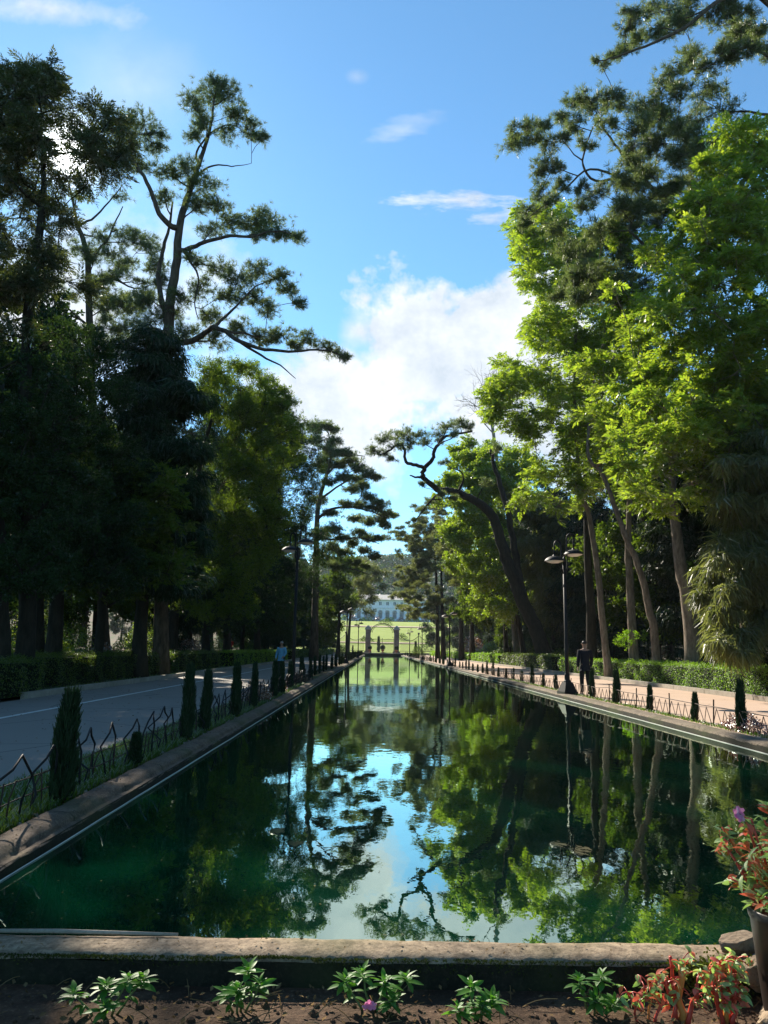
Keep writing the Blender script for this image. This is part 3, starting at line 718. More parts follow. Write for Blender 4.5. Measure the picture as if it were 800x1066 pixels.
fill_tree('cypress_tree', 146, 32.5, [(148, 600), (150, 470), (156, 370), (158, 340)], ell(160, 370, 32, 26, 14, 14)+ell(170, 420, 42, 36, 24, 17)+ell(165, 500, 50, 55, 40, 19)+ell(165, 580, 48, 40, 26, 19), 'drape', M['bark_dark'], M['cypress'],
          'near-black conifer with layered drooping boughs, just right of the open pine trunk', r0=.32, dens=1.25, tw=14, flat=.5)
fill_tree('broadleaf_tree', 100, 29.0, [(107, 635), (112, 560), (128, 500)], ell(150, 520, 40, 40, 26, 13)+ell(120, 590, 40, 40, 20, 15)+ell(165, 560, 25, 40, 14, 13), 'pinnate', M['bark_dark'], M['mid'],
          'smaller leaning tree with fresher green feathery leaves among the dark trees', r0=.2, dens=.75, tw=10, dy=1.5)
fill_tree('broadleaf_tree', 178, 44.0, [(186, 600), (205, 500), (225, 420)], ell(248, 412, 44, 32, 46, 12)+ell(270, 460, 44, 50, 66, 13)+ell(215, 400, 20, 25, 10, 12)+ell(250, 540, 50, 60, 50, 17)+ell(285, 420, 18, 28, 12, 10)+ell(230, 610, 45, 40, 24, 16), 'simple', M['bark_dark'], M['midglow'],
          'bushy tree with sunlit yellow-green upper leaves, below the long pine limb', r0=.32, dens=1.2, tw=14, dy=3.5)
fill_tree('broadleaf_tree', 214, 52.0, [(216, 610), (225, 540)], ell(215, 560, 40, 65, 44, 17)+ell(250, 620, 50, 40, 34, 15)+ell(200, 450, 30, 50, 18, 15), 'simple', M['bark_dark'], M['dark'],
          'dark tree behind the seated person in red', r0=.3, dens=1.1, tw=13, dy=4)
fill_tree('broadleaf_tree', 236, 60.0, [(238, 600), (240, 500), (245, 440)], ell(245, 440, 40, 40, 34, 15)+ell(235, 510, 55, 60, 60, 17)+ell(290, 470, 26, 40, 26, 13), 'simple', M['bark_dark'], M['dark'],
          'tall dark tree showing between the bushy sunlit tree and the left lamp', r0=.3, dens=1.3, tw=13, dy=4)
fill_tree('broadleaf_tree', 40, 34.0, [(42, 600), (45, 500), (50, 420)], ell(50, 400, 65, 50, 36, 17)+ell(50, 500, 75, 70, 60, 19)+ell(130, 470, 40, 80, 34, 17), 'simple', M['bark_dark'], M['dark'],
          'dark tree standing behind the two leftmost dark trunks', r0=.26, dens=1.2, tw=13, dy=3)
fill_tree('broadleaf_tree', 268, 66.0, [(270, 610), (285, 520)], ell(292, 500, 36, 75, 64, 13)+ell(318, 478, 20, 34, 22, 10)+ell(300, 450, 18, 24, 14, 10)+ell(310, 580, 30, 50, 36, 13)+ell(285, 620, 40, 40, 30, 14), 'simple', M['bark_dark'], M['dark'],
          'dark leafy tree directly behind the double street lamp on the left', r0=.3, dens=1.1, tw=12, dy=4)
# layered far pine on the left
Y = 84.0; b = foot(327, Y)
tr = trunk_px([(327, 688), (329, 600), (330, 548), (333, 520), (340, 495), (345, 470), (342, 450)], Y, .42, .06, m=4, z0=b[2])
limbs = [limb_px([(331, 540, Y), (345, 530, Y-1), (365, 528, Y-2), (388, 533, Y-3), (405, 540, Y-3.5)], .18, .04),
         limb_px([(333, 520, Y), (350, 508, Y+1), (368, 498, Y+1.5), (385, 500, Y+2)], .15, .04),
         limb_px([(340, 495, Y), (352, 482, Y), (366, 474, Y), (380, 475, Y-.5)], .12, .04),
         limb_px([(330, 560, Y), (350, 562, Y-2), (375, 560, Y-3), (395, 566, Y-4)], .14, .04),
         limb_px([(330, 580, Y), (345, 590, Y), (365, 592, Y-1), (385, 598, Y-1.5)], .12, .04)]
cs = [(260+x/4, 400+y/4, r/4) for x, y, r in [(260, 180, 34), (300, 165, 34), (330, 190, 34), (270, 230, 30), (350, 240, 34), (330, 270, 30), (370, 290, 34), (320, 310, 36), (400, 290, 32), (430, 320, 34), (360, 340, 36), (300, 350, 36),
      (460, 350, 32), (500, 370, 30), (530, 385, 22), (390, 380, 34), (440, 400, 32), (330, 400, 30), (480, 420, 28), (420, 440, 28), (500, 470, 30), (550, 500, 28), (580, 540, 24), (600, 545, 14), (520, 520, 30), (460, 500, 30), (400, 500, 28), (540, 560, 30), (500, 570, 28), (450, 560, 28), (560, 590, 22),
      (500, 640, 28), (460, 620, 26), (540, 640, 18), (430, 660, 28), (480, 690, 26), (520, 715, 22), (400, 700, 28), (350, 600, 34), (340, 680, 34), (440, 740, 26), (390, 640, 26), (340, 540, 30), (290, 480, 30), (480, 760, 22), (300, 620, 40), (300, 720, 40), (360, 760, 34)]]
wood, leaf = grow(tr, limbs, cl_list([(x, y, r*1.3) for x, y, r in cs], Y, 3.0, .5), 'pine', 1.8, twigs=12, twr=.022, far=True)
tree_obj('pine_tree', b, wood, leaf, M['bark'], M['pine'], 'layered spreading pine on the left of the gap, beyond the left street lamp', 'tall pines')
fill_tree('broadleaf_tree', 352, 118.0, [(354, 630), (360, 600)], ell(358, 600, 16, 34, 26, 9)+ell(345, 640, 22, 28, 22, 9), 'simple', M['bark_dark'], M['mid'],
          'leafy tree low beside the far left lamp near the gateway', r0=.3, dens=1.0, tw=11, dy=4, far=True)
fill_tree('pine_tree', 362, 150.0, [(366, 630), (372, 600), (376, 585)], ell(383, 600, 20, 20, 24, 6)+ell(376, 628, 16, 14, 14, 6), 'pine', M['bark'], M['drape'],
          'pale airy tree overhanging the left side of the white mansion', r0=.3, dens=1.0, tw=11, dy=5, far=True, group='tall pines')

# --- right: great leaning pine
Y = 60.0; b = foot(568, Y)
tr = trunk_px([(571, 690), (562, 665), (549, 636), (536, 605), (527, 580), (521, 560), (514, 540), (504, 527), (488, 518), (476, 512)], Y, .62, .28, m=4, z0=b[2])
limbs = [limb_px([(476, 512, Y), (466, 511, Y-.5), (456, 509, Y-1), (447, 503, Y-1.5), (440, 496, Y-1.8), (443, 487, Y-2), (450, 478, Y-2), (453, 468, Y-2), (460, 458, Y-1.8), (472, 452, Y-1.6), (492, 449, Y-1.2)], .28, .08),
         limb_px([(443, 487, Y-2), (434, 484, Y-2.5), (423, 481, Y-3), (421, 469, Y-3.3), (416, 462, Y-3.5), (404, 470, Y-3.8), (394, 474, Y-4)], .16, .05),
         limb_px([(440, 496, Y-1.8), (434, 497, Y-2), (427, 495, Y-2.2)], .12, .05),
         limb_px([(545, 628, Y), (541, 600, Y+.8), (534, 560, Y+1.2), (525, 520, Y+1.5), (518, 495, Y+1.6), (513, 478, Y+1.6), (511, 468, Y+1.6)], .36, .12),
         limb_px([(466, 511, Y-.5), (452, 518, Y-1.5), (443, 528, Y-2), (434, 540, Y-2.5)], .12, .04),
         limb_px([(477, 512, Y), (482, 502, Y-.5), (481, 492, Y-1), (470, 487, Y-1.5)], .12, .03)]
cs = [(380+x/3.136, 360+y/3.136, r/3.136) for x, y, r in [(30, 340, 24), (60, 300, 28), (100, 290, 28), (140, 290, 30), (180, 285, 24), (190, 320, 22), (100, 330, 26), (60, 350, 20), (140, 320, 22), (90, 370, 14),
      (240, 285, 24), (270, 265, 26), (310, 255, 28), (345, 265, 24), (240, 315, 16), (300, 290, 18), (240, 480, 20), (210, 510, 18), (190, 535, 18), (170, 570, 14), (180, 455, 14), (290, 490, 16), (260, 380, 16), (400, 440, 20), (430, 330, 22)]]
wood, leaf = grow(tr, limbs, cl_list([(x, y, r*1.25) for x, y, r in cs], Y-2, 1.8, .6), 'pine', 1.3, twigs=11, twr=.018)
tree_obj('pine_tree', b, wood, leaf, M['bark_dark'], M['pine'], 'great leaning pine whose twisted bough reaches out over the pool from the right', 'tall pines')

# --- right: tall pine, its boughs reaching in at the top right
Y = 31.0; b = foot(838, Y)
tr = trunk_px([(838, 690), (842, 560), (836, 430), (840, 300), (836, 180), (838, 60), (842, -60), (838, -130)], Y, .4, .12, m=4, z0=b[2])
limbs = [limb_px([(836, 250, Y), (770, 225, Y-.5), (735, 222, Y-1), (712, 240, Y-1.2), (698, 262, Y-1.4), (672, 255, Y-1.6), (655, 240, Y-1.7)], .14, .05),
         limb_px([(837, 290, Y), (760, 262, Y+1), (730, 250, Y+1.5), (700, 215, Y+1.8), (660, 175, Y+2), (640, 150, Y+2), (625, 128, Y+2)], .14, .04),
         limb_px([(700, 215, Y+1.8), (672, 192, Y+1.5), (650, 186, Y+1.4), (620, 188, Y+1.2), (607, 172, Y+1), (611, 150, Y+.8), (618, 132, Y+.6)], .09, .03),
         limb_px([(650, 186, Y+1.4), (615, 176, Y+1), (590, 195, Y+.6), (565, 215, Y+.3), (548, 228, Y)], .06, .015),
         limb_px([(838, 50, Y), (790, -4, Y-1), (752, 0, Y-2), (725, 20, Y-2.6), (700, 36, Y-3), (672, 48, Y-3.2), (640, 60, Y-3.4), (622, 64, Y-3.5)], .13, .02),
         limb_px([(838, 90, Y), (790, 52, Y-1), (765, 52, Y-1.5), (748, 58, Y-1.6)], .09, .02),
         limb_px([(838, 350, Y), (760, 330, Y+1), (720, 320, Y+1), (690, 300, Y+1), (660, 305, Y+.6), (640, 318, Y+.4)], .12, .03)]
cs = Z8([(285, 265, 26), (270, 300, 26), (310, 290, 26), (330, 262, 24), (345, 300, 24), (375, 245, 26), (395, 215, 24), (420, 200, 24), (440, 225, 28), (480, 195, 26), (500, 225, 28), (460, 255, 26), (400, 260, 24), (420, 300, 18), (370, 290, 18), (350, 350, 26), (320, 350, 24), (330, 400, 26), (300, 440, 20), (345, 420, 18), (290, 465, 12), (375, 385, 22), (410, 390, 14),
         (530, 260, 30), (545, 215, 30), (580, 180, 28), (600, 150, 28), (640, 125, 26), (665, 150, 26), (620, 190, 30), (570, 230, 30), (690, 180, 26), (660, 210, 30), (700, 230, 30), (610, 260, 30), (570, 300, 30), (650, 280, 28), (530, 320, 28), (610, 330, 26), (560, 360, 26), (500, 380, 26), (540, 410, 26), (600, 400, 26), (490, 430, 28), (440, 400, 24),
         (510, 470, 28), (450, 480, 28), (560, 470, 28), (410, 530, 26), (450, 560, 28), (500, 540, 28), (390, 590, 22), (430, 600, 24), (550, 540, 26), (480, 620, 26), (360, 620, 18), (600, 560, 26)]) 
cs += Z8([(450, 128, 16), (475, 112, 20), (505, 100, 22), (500, 60, 22), (530, 80, 24), (530, 40, 26), (560, 60, 26), (590, 30, 28), (590, 70, 22), (625, 50, 24), (640, 15, 26), (680, 25, 22), (620, 0, 26), (560, 10, 24), (515, 20, 18), (720, 10, 24), (760, 20, 24), (745, 55, 20), (720, 80, 18), (780, 60, 24), (760, 100, 22), (700, 105, 14), (790, 110, 24)])
cs += [(a_, b_, r_) for a_, b_, r_ in ell(680, 175, 60, 60, 22, 13)+ell(640, 240, 60, 50, 16, 13)+ell(620, 290, 50, 30, 9, 12)+ell(730, 170, 40, 50, 8, 13)+ell(740, 40, 50, 30, 12, 12)]
cl = cl_list([(x, y, r*1.25) for x, y, r in cs], Y+.3, 2.4, .62)
wood, leaf = grow(tr, limbs, cl, 'pine', 1.25, twigs=13)
tree_obj('pine_tree', b, wood, leaf, M['bark'], M['pine'], 'tall pine at the right edge, its boughs spreading across the upper right sky', 'tall pines')

# --- right: bright compound-leaved trees
fill_tree('broadleaf_tree', 722, 33.0, [(718, 640), (709, 590), (703, 545), (700, 480), (712, 380), (735, 280)], ell(745, 300, 75, 100, 105, 16)+ell(700, 460, 55, 65, 50, 14)+ell(770, 190, 40, 65, 48, 14)+ell(770, 430, 45, 70, 50, 16)+[(662, 480, 12), (655, 505, 12), (672, 520, 12), (688, 530, 10), (650, 488, 9), (640, 300, 10), (655, 340, 12), (662, 380, 13)],
          'pinnate', M['bark_pale'], M['bright'], 'bright green tree with the thickest pale trunk behind the right hedge', r0=.36, dens=.8, tw=11, dy=2.2, cdy=-7, group='right woodland trees')
fill_tree('broadleaf_tree', 634, 40.0, [(627, 640), (622, 590), (614, 540), (604, 500), (598, 420), (600, 340)], ell(582, 262, 44, 46, 50, 15)+ell(560, 230, 26, 22, 10, 11)+ell(605, 350, 58, 60, 80, 15)+ell(545, 420, 38, 40, 34, 13)+ell(600, 460, 48, 55, 44, 14)+ell(520, 400, 20, 24, 10, 11)+ell(575, 510, 40, 24, 14, 13),
          'pinnate', M['bark_pale'], M['bright'], 'bright green tree on a slender wavy trunk near the walking person', r0=.2, dens=.85, tw=11, dy=3, group='right woodland trees')
b = foot(684, 36.)
fill_tree('broadleaf_tree', 685, 36.0, [(681, 655), (676, 635), (671, 610), (661, 580), (652, 560), (645, 540), (634, 510), (625, 490), (612, 470), (618, 400)], ell(645, 400, 50, 60, 52, 14)+ell(655, 300, 36, 60, 26, 13),
          'pinnate', M['bark_pale'], M['bright'], 'slim pale trunk bending left as it rises, between the straight trunk and the thick one', r0=.2, dens=.85, tw=11, dy=2.2, cdy=-5, group='right woodland trees')
fill_tree('broadleaf_tree', 660, 41.0, [(656, 610), (654, 560), (656, 500), (660, 420)], ell(690, 400, 50, 60, 26, 15), 'simple', M['bark_pale'], M['mid'],
          'straight pale trunk immediately left of the bending one behind the right hedge', r0=.26, dens=1.0, tw=12, cdy=-2, group='right woodland trees')
fill_tree('broadleaf_tree', 617, 46.0, [(614, 620), (611, 550), (610, 480), (620, 400)], ell(625, 420, 50, 60, 28, 16), 'simple', M['bark_dark'], M['mid'],
          'straight dark trunk rising behind the walking person', r0=.34, dens=1.0, tw=12, group='right woodland trees')
fill_tree('casuarina_tree', 786, 27.5, [(776, 660), (770, 600), (768, 540), (766, 460)], ell(778, 550, 30, 65, 26, 7)+ell(768, 635, 32, 50, 34, 7)+ell(795, 540, 24, 70, 16, 8)+ell(750, 610, 16, 55, 14, 6)+ell(785, 470, 25, 30, 12, 7)+ell(770, 490, 30, 30, 10, 10), 'drape', M['bark_pale'], M['drape'],
          'olive tree with feathery drooping foliage to the ground at the right edge', r0=.16, dens=1.5, tw=16, dy=1.8, cdy=-2.5, group='right woodland trees')
fill_tree('casuarina_tree', 730, 46.0, [(728, 600), (730, 520)], ell(720, 560, 30, 60, 28, 16)+ell(690, 590, 20, 20, 5, 12), 'drape', M['bark_dark'], M['cypress'],
          'darker drooping tree behind the thickest pale trunk', r0=.2, dens=1.4, tw=14, dy=2, group='right woodland trees')
fill_tree('casuarina_tree', 578, 66.0, [(575, 620), (578, 560)], ell(590, 610, 26, 50, 26, 13)+ell(568, 560, 30, 40, 24, 13), 'drape', M['bark_dark'], M['drape'],
          'grey-green feathery tree behind the double street lamp on the right', r0=.24, dens=1.3, tw=13, dy=3, group='right woodland trees', far=True)
# yellow-green tree climbing round the leaning pine
fill_tree('broadleaf_tree', 548, 72.0, [(535, 620), (520, 560), (505, 520)], ell(500, 500, 34, 30, 34, 10)+ell(480, 530, 30, 34, 34, 10)+ell(500, 580, 32, 34, 36, 10)+ell(540, 500, 24, 30, 22, 11)+ell(490, 465, 22, 16, 12, 9)+ell(520, 620, 34, 28, 26, 10), 'simple', M['bark_dark'], M['bright'],
          'sunlit yellow-green tree just behind the great leaning pine', r0=.26, dens=1.2, tw=12, dy=4, group='right woodland trees', far=True)
fill_tree('broadleaf_tree', 528, 88.0, [(524, 600), (530, 540)], ell(530, 560, 26, 60, 36, 12)+ell(500, 620, 30, 30, 22, 10), 'simple', M['bark_dark'], M['mid'],
          'green tree filling the gap between the leaning pine and the far straight pines', r0=.26, dens=1.2, tw=12, dy=4, group='right woodland trees', far=True)
# far straight pines on the right, with pale feathery boughs
for px, Y, tp, cs, lab in [
    (456, 126.0, [(455, 620), (453, 580), (449, 545)], ell(440, 570, 24, 30, 40, 8)+ell(428, 610, 16, 24, 30, 7)+ell(446, 540, 18, 16, 16, 7)+ell(422, 560, 8, 10, 8, 5), 'far straight pine whose pale boughs overhang the right side of the white mansion'),
    (462, 118.0, [(460, 610), (458, 560)], ell(465, 580, 20, 40, 30, 8)+ell(445, 630, 18, 14, 12, 7), 'far straight pine, close twin of the one nearest the mansion'),
    (481, 104.0, [(480, 620), (478, 560), (474, 530)], ell(480, 570, 20, 40, 26, 9), 'far straight pine above the orange-flowered shrub'),
    (492, 98.0, [(491, 620), (488, 560)], ell(494, 570, 20, 40, 24, 9), 'far straight pine just right of the orange-flowered shrub')]:
    cs = [(x_, y_, r_*.72) for x_, y_, r_ in cs for _k in (0, 1)] if True else cs
    cs = [(x_+rng.normal()*5, y_+rng.normal()*6, r_) for x_, y_, r_ in cs]
    fill_tree('pine_tree', px, Y, tp, cs, 'pine', M['bark_dark'], M['drape'], lab, r0=.34, dens=1.2, tw=10, dy=5, flat=.4, group='tall pines', far=True)
# bare tree top behind
Y = 95.0; b = foot(516, Y)
tr = trunk_px([(540, 690), (530, 600), (520, 500), (512, 440), (508, 415)], Y, .4, .12, m=4, z0=b[2])
b = (tr[0][0][0], Y, ground_z(tr[0][0][0], Y))
wood = MB(); wood.tube(tr[0], tr[1], 7)
def bare(p, d, L, r, depth):
    q = p+d*L; mid = (p+q)/2+rng.normal(size=3)*L*.09
    wood.tube(np.array([p, mid, q]), [r, r*.8, r*.6], 4, cap=False)
    if depth == 0: return
    for k in range(3 if depth > 1 else 2):
        dd = d+rng.normal(size=3)*.55+np.array([0, 0, .15]); dd /= np.linalg.norm(dd)
        bare(q if k else mid, dd, L*rng.uniform(.6, .8), r*.6, depth-1)
for q, (tx, ty) in zip((tr[0][-1], tr[0][-1], tr[0][-4], tr[0][-6], tr[0][-2]), ((515, 385), (528, 392), (482, 415), (500, 395), (538, 380))):
    v = np.array(P(tx, ty, Y))-q; L = np.linalg.norm(v); bare(q, v/L, L*.5, .085, 4)
tree_obj('bare_tree', b, wood, MB(), M['bark_pale'], None, 'leafless twiggy treetop against the big cloud, left of the bright green crown', None)

# --- woodland behind, individually placed from a few kinds
def kind_tree(style, ml, mw, H, r, n, cr, far=True, dens=1.0, tw=11, low=.25, seed=1, flat=.8):
    """one tree standing at the origin"""
    t0 = np.array([[0, 0, -.2], [rng.normal()*.3, rng.normal()*.3, H*.35], [rng.normal()*.5, rng.normal()*.5, H*.7], [rng.normal()*.5, rng.normal()*.5, H*.95]])
    s_ = spline(t0, 4); rr = np.linspace(r, .07, len(s_)); rr[0] *= 1.4
    cl = []
    for i in range(n):
        z = H*(low+(1.02-low)*rng.uniform(0, 1)**.85); q = (z/H-low)/(1-low)
        R = cr*math.sqrt(max(.08, math.sin(math.pi*(0.12+.83*q))))*rng.uniform(.35, 1.0); a = rng.uniform(0, 2*math.pi)
        k = rng.uniform(.9, 1.5); cl.append((np.array([R*math.cos(a), R*math.sin(a), z]), np.array([k, k, k*flat])))
    w_, l_ = grow((s_, rr), [], cl, style, dens, twigs=tw, far=far, twr=.02)
    return w_.mesh('trunk', mw, True), l_.mesh('crown', ml)
KIND = {'dense': kind_tree('simple', M['dark'], M['bark_dark'], 17, .3, 60, 4.2, low=.1, dens=1.0, tw=12),
        'dense2': kind_tree('simple', M['mid'], M['bark_dark'], 15, .28, 56, 4.0, low=.16, dens=1.0, tw=12),
        'pine': kind_tree('pine', M['pine'], M['bark'], 24, .36, 60, 4.0, low=.42, tw=12, flat=.5),
        'drape': kind_tree('drape', M['cypress'], M['bark_dark'], 17, .28, 60, 3.6, low=.04, dens=1.1, tw=12, flat=.6)}
def place_tree(kind, x, y, s, label, group, name='tree'):
    root = empty(name, (x, y, ground_z(x, y)), rng.uniform(0, 6.28)); root.scale = (s, s, s*rng.uniform(.92, 1.08))
    tag(root, label, 'tree', group)
    for nm, me in zip(('trunk', 'crown'), KIND[kind]):
        o = D.objects.new(nm, me); COL.objects.link(o); o.parent = root
    return root
lb = {'dense': 'dark dense tree in the unbroken woods behind the %s hedge', 'dense2': 'green dense tree in the unbroken woods behind the %s hedge', 'pine': 'pine standing back in the unbroken woods behind the %s hedge', 'drape': 'dark drooping tree in the unbroken woods behind the %s hedge'}
nm_ = {'dense': 'broadleaf_tree', 'dense2': 'broadleaf_tree', 'pine': 'pine_tree', 'drape': 'casuarina_tree'}
def wood_row(side, spots):
    for k, x, y, s in spots:
        place_tree(k, x, y, s, lb[k] % side, {'dense': 'dark', 'dense2': 'green', 'pine': 'pine', 'drape': 'drooping'}[k]+' trees of the %s woods' % side, nm_[k])
rs = []
for i, y in enumerate(np.arange(26, 196, 8.5)):
    rs.append((['drape', 'dense', 'drape', 'dense2'][i % 4], 19.5+rng.normal()*1.2+(2 if y > 80 else 0), y+rng.normal()*1.5, rng.uniform(.85, 1.1)))
    rs.append((['dense', 'pine', 'drape', 'dense', 'dense2'][i % 5], 28+rng.normal()*2, y+4+rng.normal()*2, rng.uniform(.95, 1.25)))
for i, y in enumerate(np.arange(34, 210, 13)): rs.append((['dense', 'drape'][i % 2], 38+rng.normal()*2.5, y, 1.2))
for i, y in enumerate((12, 20)): rs.append((['dense', 'drape'][i % 2], 22+i*3, y, 1.0))
for i, x in enumerate(np.arange(17, 75, 7.5)): rs.append((['dense', 'drape', 'dense2'][i % 3], x, 212+rng.normal()*3+i*1.5, .95))
for i, (x, y) in enumerate(((14.5, -8), (17, 3), (13, -22), (24, 6))): rs.append((['dense', 'pine', 'drape', 'dense2'][i], x, y, 1.0))  # unseen trees beside and behind the camera, added to block skylight
wood_row('right', rs)
ls = []
for i, y in enumerate(np.arange(40, 200, 9.5)):
    ls.append((['dense', 'dense2', 'drape', 'dense', 'pine'][i % 5], -17.5+rng.normal()*1.5, y+rng.normal()*2, rng.uniform(.85, 1.1)))
for i, y in enumerate(np.arange(30, 210, 13)): ls.append((['pine', 'dense', 'dense2', 'pine'][i % 4], -30+rng.normal()*3, y, rng.uniform(.9, 1.2)))
for i, y in enumerate(np.arange(75, 200, 11)): ls.append((['dense', 'drape'][i % 2], -12.6+rng.normal()*.5, y, rng.uniform(.62, .8)))
for x, y in ((-44, 60), (-42, 84), (-48, 110), (-40, 40)): ls.append(('dense', x, y, 1.1))
for i, x in enumerate(np.arange(-70, -12, 7.5)): ls.append((['dense', 'drape', 'dense2'][i % 3], x, 212+rng.normal()*3, .95))
for i, (x, y) in enumerate(((-14, 6), (-13, -8), (-15, -22), (-24, 12), (-22, -4), (-33, 22))): ls.append((['dense', 'pine', 'dense2'][i % 3], x, y, 1.0))  # unseen trees out of view, added to block skylight and darken the left side
wood_row('left', ls)
# ------------------------------------------------------------------ hedges and clipped shrubs
M['iron'] = plain('black painted iron', (0.014, 0.014, 0.015), .6, .25, nscale=30, amp=.4, bump=.1, bd=.002)
M['iron_rust'] = plain('rusty iron', (0.045, 0.028, 0.02), .7, .3, nscale=25, amp=.5, bump=.2, bd=.002)
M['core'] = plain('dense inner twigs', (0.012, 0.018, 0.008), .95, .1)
def quads_on(pts, nrm, size, mb, jit=.6, asp=.55):
    n = len(pts); d = nrm+rng.normal(size=(n, 3))*jit; d /= np.linalg.norm(d, axis=1)[:, None]
    t_ = np.cross(d, rng.normal(size=(n, 3))); t_ /= np.linalg.norm(t_, axis=1)[:, None]; b_ = np.cross(d, t_)
    s = size*rng.uniform(.6, 1.25, n)[:, None]
    v = np.stack([pts-t_*s*.5, pts+b_*s*asp*.5+d*s*.08, pts+t_*s*.5, pts-b_*s*asp*.5+d*s*.08], 1).reshape(-1, 3)
    mb.addn(v, np.arange(n*4).reshape(-1, 4))
def hedge(label, x0, x1, y0, y1, h, mat=None, group='clipped hedges', size=None, dens=1.0, z=0.0):
    loc = ((x0+x1)/2, y0, z); root = empty('hedge', loc); tag(root, label, 'hedge', group)
    near = max(y0, 8.0); mb = MB()
    faces = []
    yy = y0
    while yy < y1:
        y2 = min(y1, yy+6); s = size or max(.055, .0022*yy); n0 = dens*1.15/(s*s*.55)
        W_, H_, L_ = x1-x0, h, y2-yy
        for nrm, A in (((1, 0, 0), H_*L_), ((-1, 0, 0), H_*L_), ((0, 0, 1), W_*L_)):
            n = int(A*n0*(1.1 if nrm[2] else 1)); u = rng.uniform(0, 1, (n, 2))
            if nrm[2]: p = np.stack([x0+u[:, 0]*W_, yy+u[:, 1]*L_, np.full(n, h)], -1)
            else: p = np.stack([np.full(n, x1 if nrm[0] > 0 else x0), yy+u[:, 0]*L_, .04+u[:, 1]*(H_-.04)], -1)
            N = np.tile(np.array(nrm, float), (n, 1)); wob = .05*np.sin(p[:, 1]*2.3+p[:, 2]*4)+.035*np.sin(p[:, 1]*5.1+p[:, 0]*6)
            p = p+N*(wob+rng.normal(size=n)*.045)[:, None]; faces.append((p, N, s))
        yy = y2
    for e, nrm in ((y0, (0, -1, 0)), (y1, (0, 1, 0))):
        s = size or max(.055, .0022*e); n = int((x1-x0)*h*dens*1.2/(s*s*.55)); u = rng.uniform(0, 1, (n, 2))
        p = np.stack([x0+u[:, 0]*(x1-x0), np.full(n, e)+rng.normal(size=n)*.04, .04+u[:, 1]*h], -1); faces.append((p, np.tile(np.array(nrm, float), (n, 1)), s))
    for p, N, s in faces:
        quads_on(p-np.array([loc[0], loc[1], 0]), N+np.array([0, 0, .45]), s, mb)
    mb.build('foliage', mat or M['hedge'], root)
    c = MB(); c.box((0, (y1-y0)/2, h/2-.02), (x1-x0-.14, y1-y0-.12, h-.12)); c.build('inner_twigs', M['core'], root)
    return root
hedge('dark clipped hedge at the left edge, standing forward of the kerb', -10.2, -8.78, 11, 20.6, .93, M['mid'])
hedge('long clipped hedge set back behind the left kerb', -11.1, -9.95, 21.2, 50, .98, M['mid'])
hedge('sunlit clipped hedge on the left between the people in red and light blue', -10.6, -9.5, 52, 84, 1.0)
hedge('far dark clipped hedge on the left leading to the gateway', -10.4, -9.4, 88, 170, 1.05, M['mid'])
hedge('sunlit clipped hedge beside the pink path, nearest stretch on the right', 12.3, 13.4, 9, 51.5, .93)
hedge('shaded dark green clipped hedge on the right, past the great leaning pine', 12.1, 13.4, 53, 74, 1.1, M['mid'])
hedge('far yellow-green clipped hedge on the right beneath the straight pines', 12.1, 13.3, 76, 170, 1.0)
def blob_shrub(name, label, c, r, mat, size, n, group=None, stem=True, cat='shrub', jit=.9):
    """a rounded shrub: short stems under an uneven shell of leaves"""
    root = empty(name, c); tag(root, label, cat, group); mb = MB()
    v = rng.normal(size=(n, 3)); v /= np.linalg.norm(v, axis=1)[:, None]; v[:, 2] = np.abs(v[:, 2])*.98-.12
    q = rng.uniform(.55, 1.05, n)**.5*(1+.16*np.sin(v[:, 0]*5+c[0])*np.sin(v[:, 1]*6+c[1])+.1*np.sin(v[:, 2]*9))
    p = v*q[:, None]*np.array(r)+np.array([0, 0, r[2]*.14])
    p[:, 2] = np.maximum(p[:, 2], .01)
    quads_on(p, v+np.array([0, 0, .3]), size, mb, jit); mb.build('foliage', mat, root)
    if stem:
        s_ = MB()
        for i in range(7):
            a = rng.uniform(0, 6.28); e = np.array([math.cos(a)*r[0]*.6, math.sin(a)*r[1]*.6, r[2]*.8])
            s_.tube(bez((0, 0, -.02), e, .1*r[2], 4), [.02*r[2]+.006, .012*r[2]+.004, .01*r[2]+.003, .004], 4)
        s_.build('stem', M['bark_dark'], root)
    return root
blob_shrub('domed_shrub', 'flat round clipped shrub poking above the hedge at the foot of the bending pale trunk', (14.0, 36.5, 0), (.5, .5, 1.02), M['hedge'], .07, 2600, 'clipped domes')
blob_shrub('domed_shrub', 'flat round clipped shrub above the hedge to the right of the thickest pale trunk', (14.1, 31.0, 0), (.62, .62, 1.02), M['hedge'], .07, 3000, 'clipped domes')
blob_shrub('flowering_shrub', 'large orange and cream flowering shrub beyond the right hedge under straight pines', (13.9, 110, 0), (2.0, 2.2, 3.2), M['rust_leaf'], .22, 2400)
blob_shrub('flowering_shrub', 'pale green flowering bush just right of the orange one', (15.6, 105, 0), (1.9, 2.2, 2.3), M['bright'], .22, 2200)
blob_shrub('flowering_shrub', 'low reddish bush between the left cypresses and the pool wall, before the lamp', (-3.1, 20.2, 0), (.38, .9, .42), M['rust_leaf'], .055, 2400)
blob_shrub('flowering_shrub', 'small greenish-pink bush at the base of the left street lamp', (-3.05, 24.0, 0), (.3, .8, .3), M['rust_leaf'], .06, 1300)
blob_shrub('flowering_shrub', 'straggly purplish plant tangled in the right fence beside the tall dark cypress', (6.78, 14.2, 0), (.28, .75, .30), M['pink_leaf'], .04, 1800)
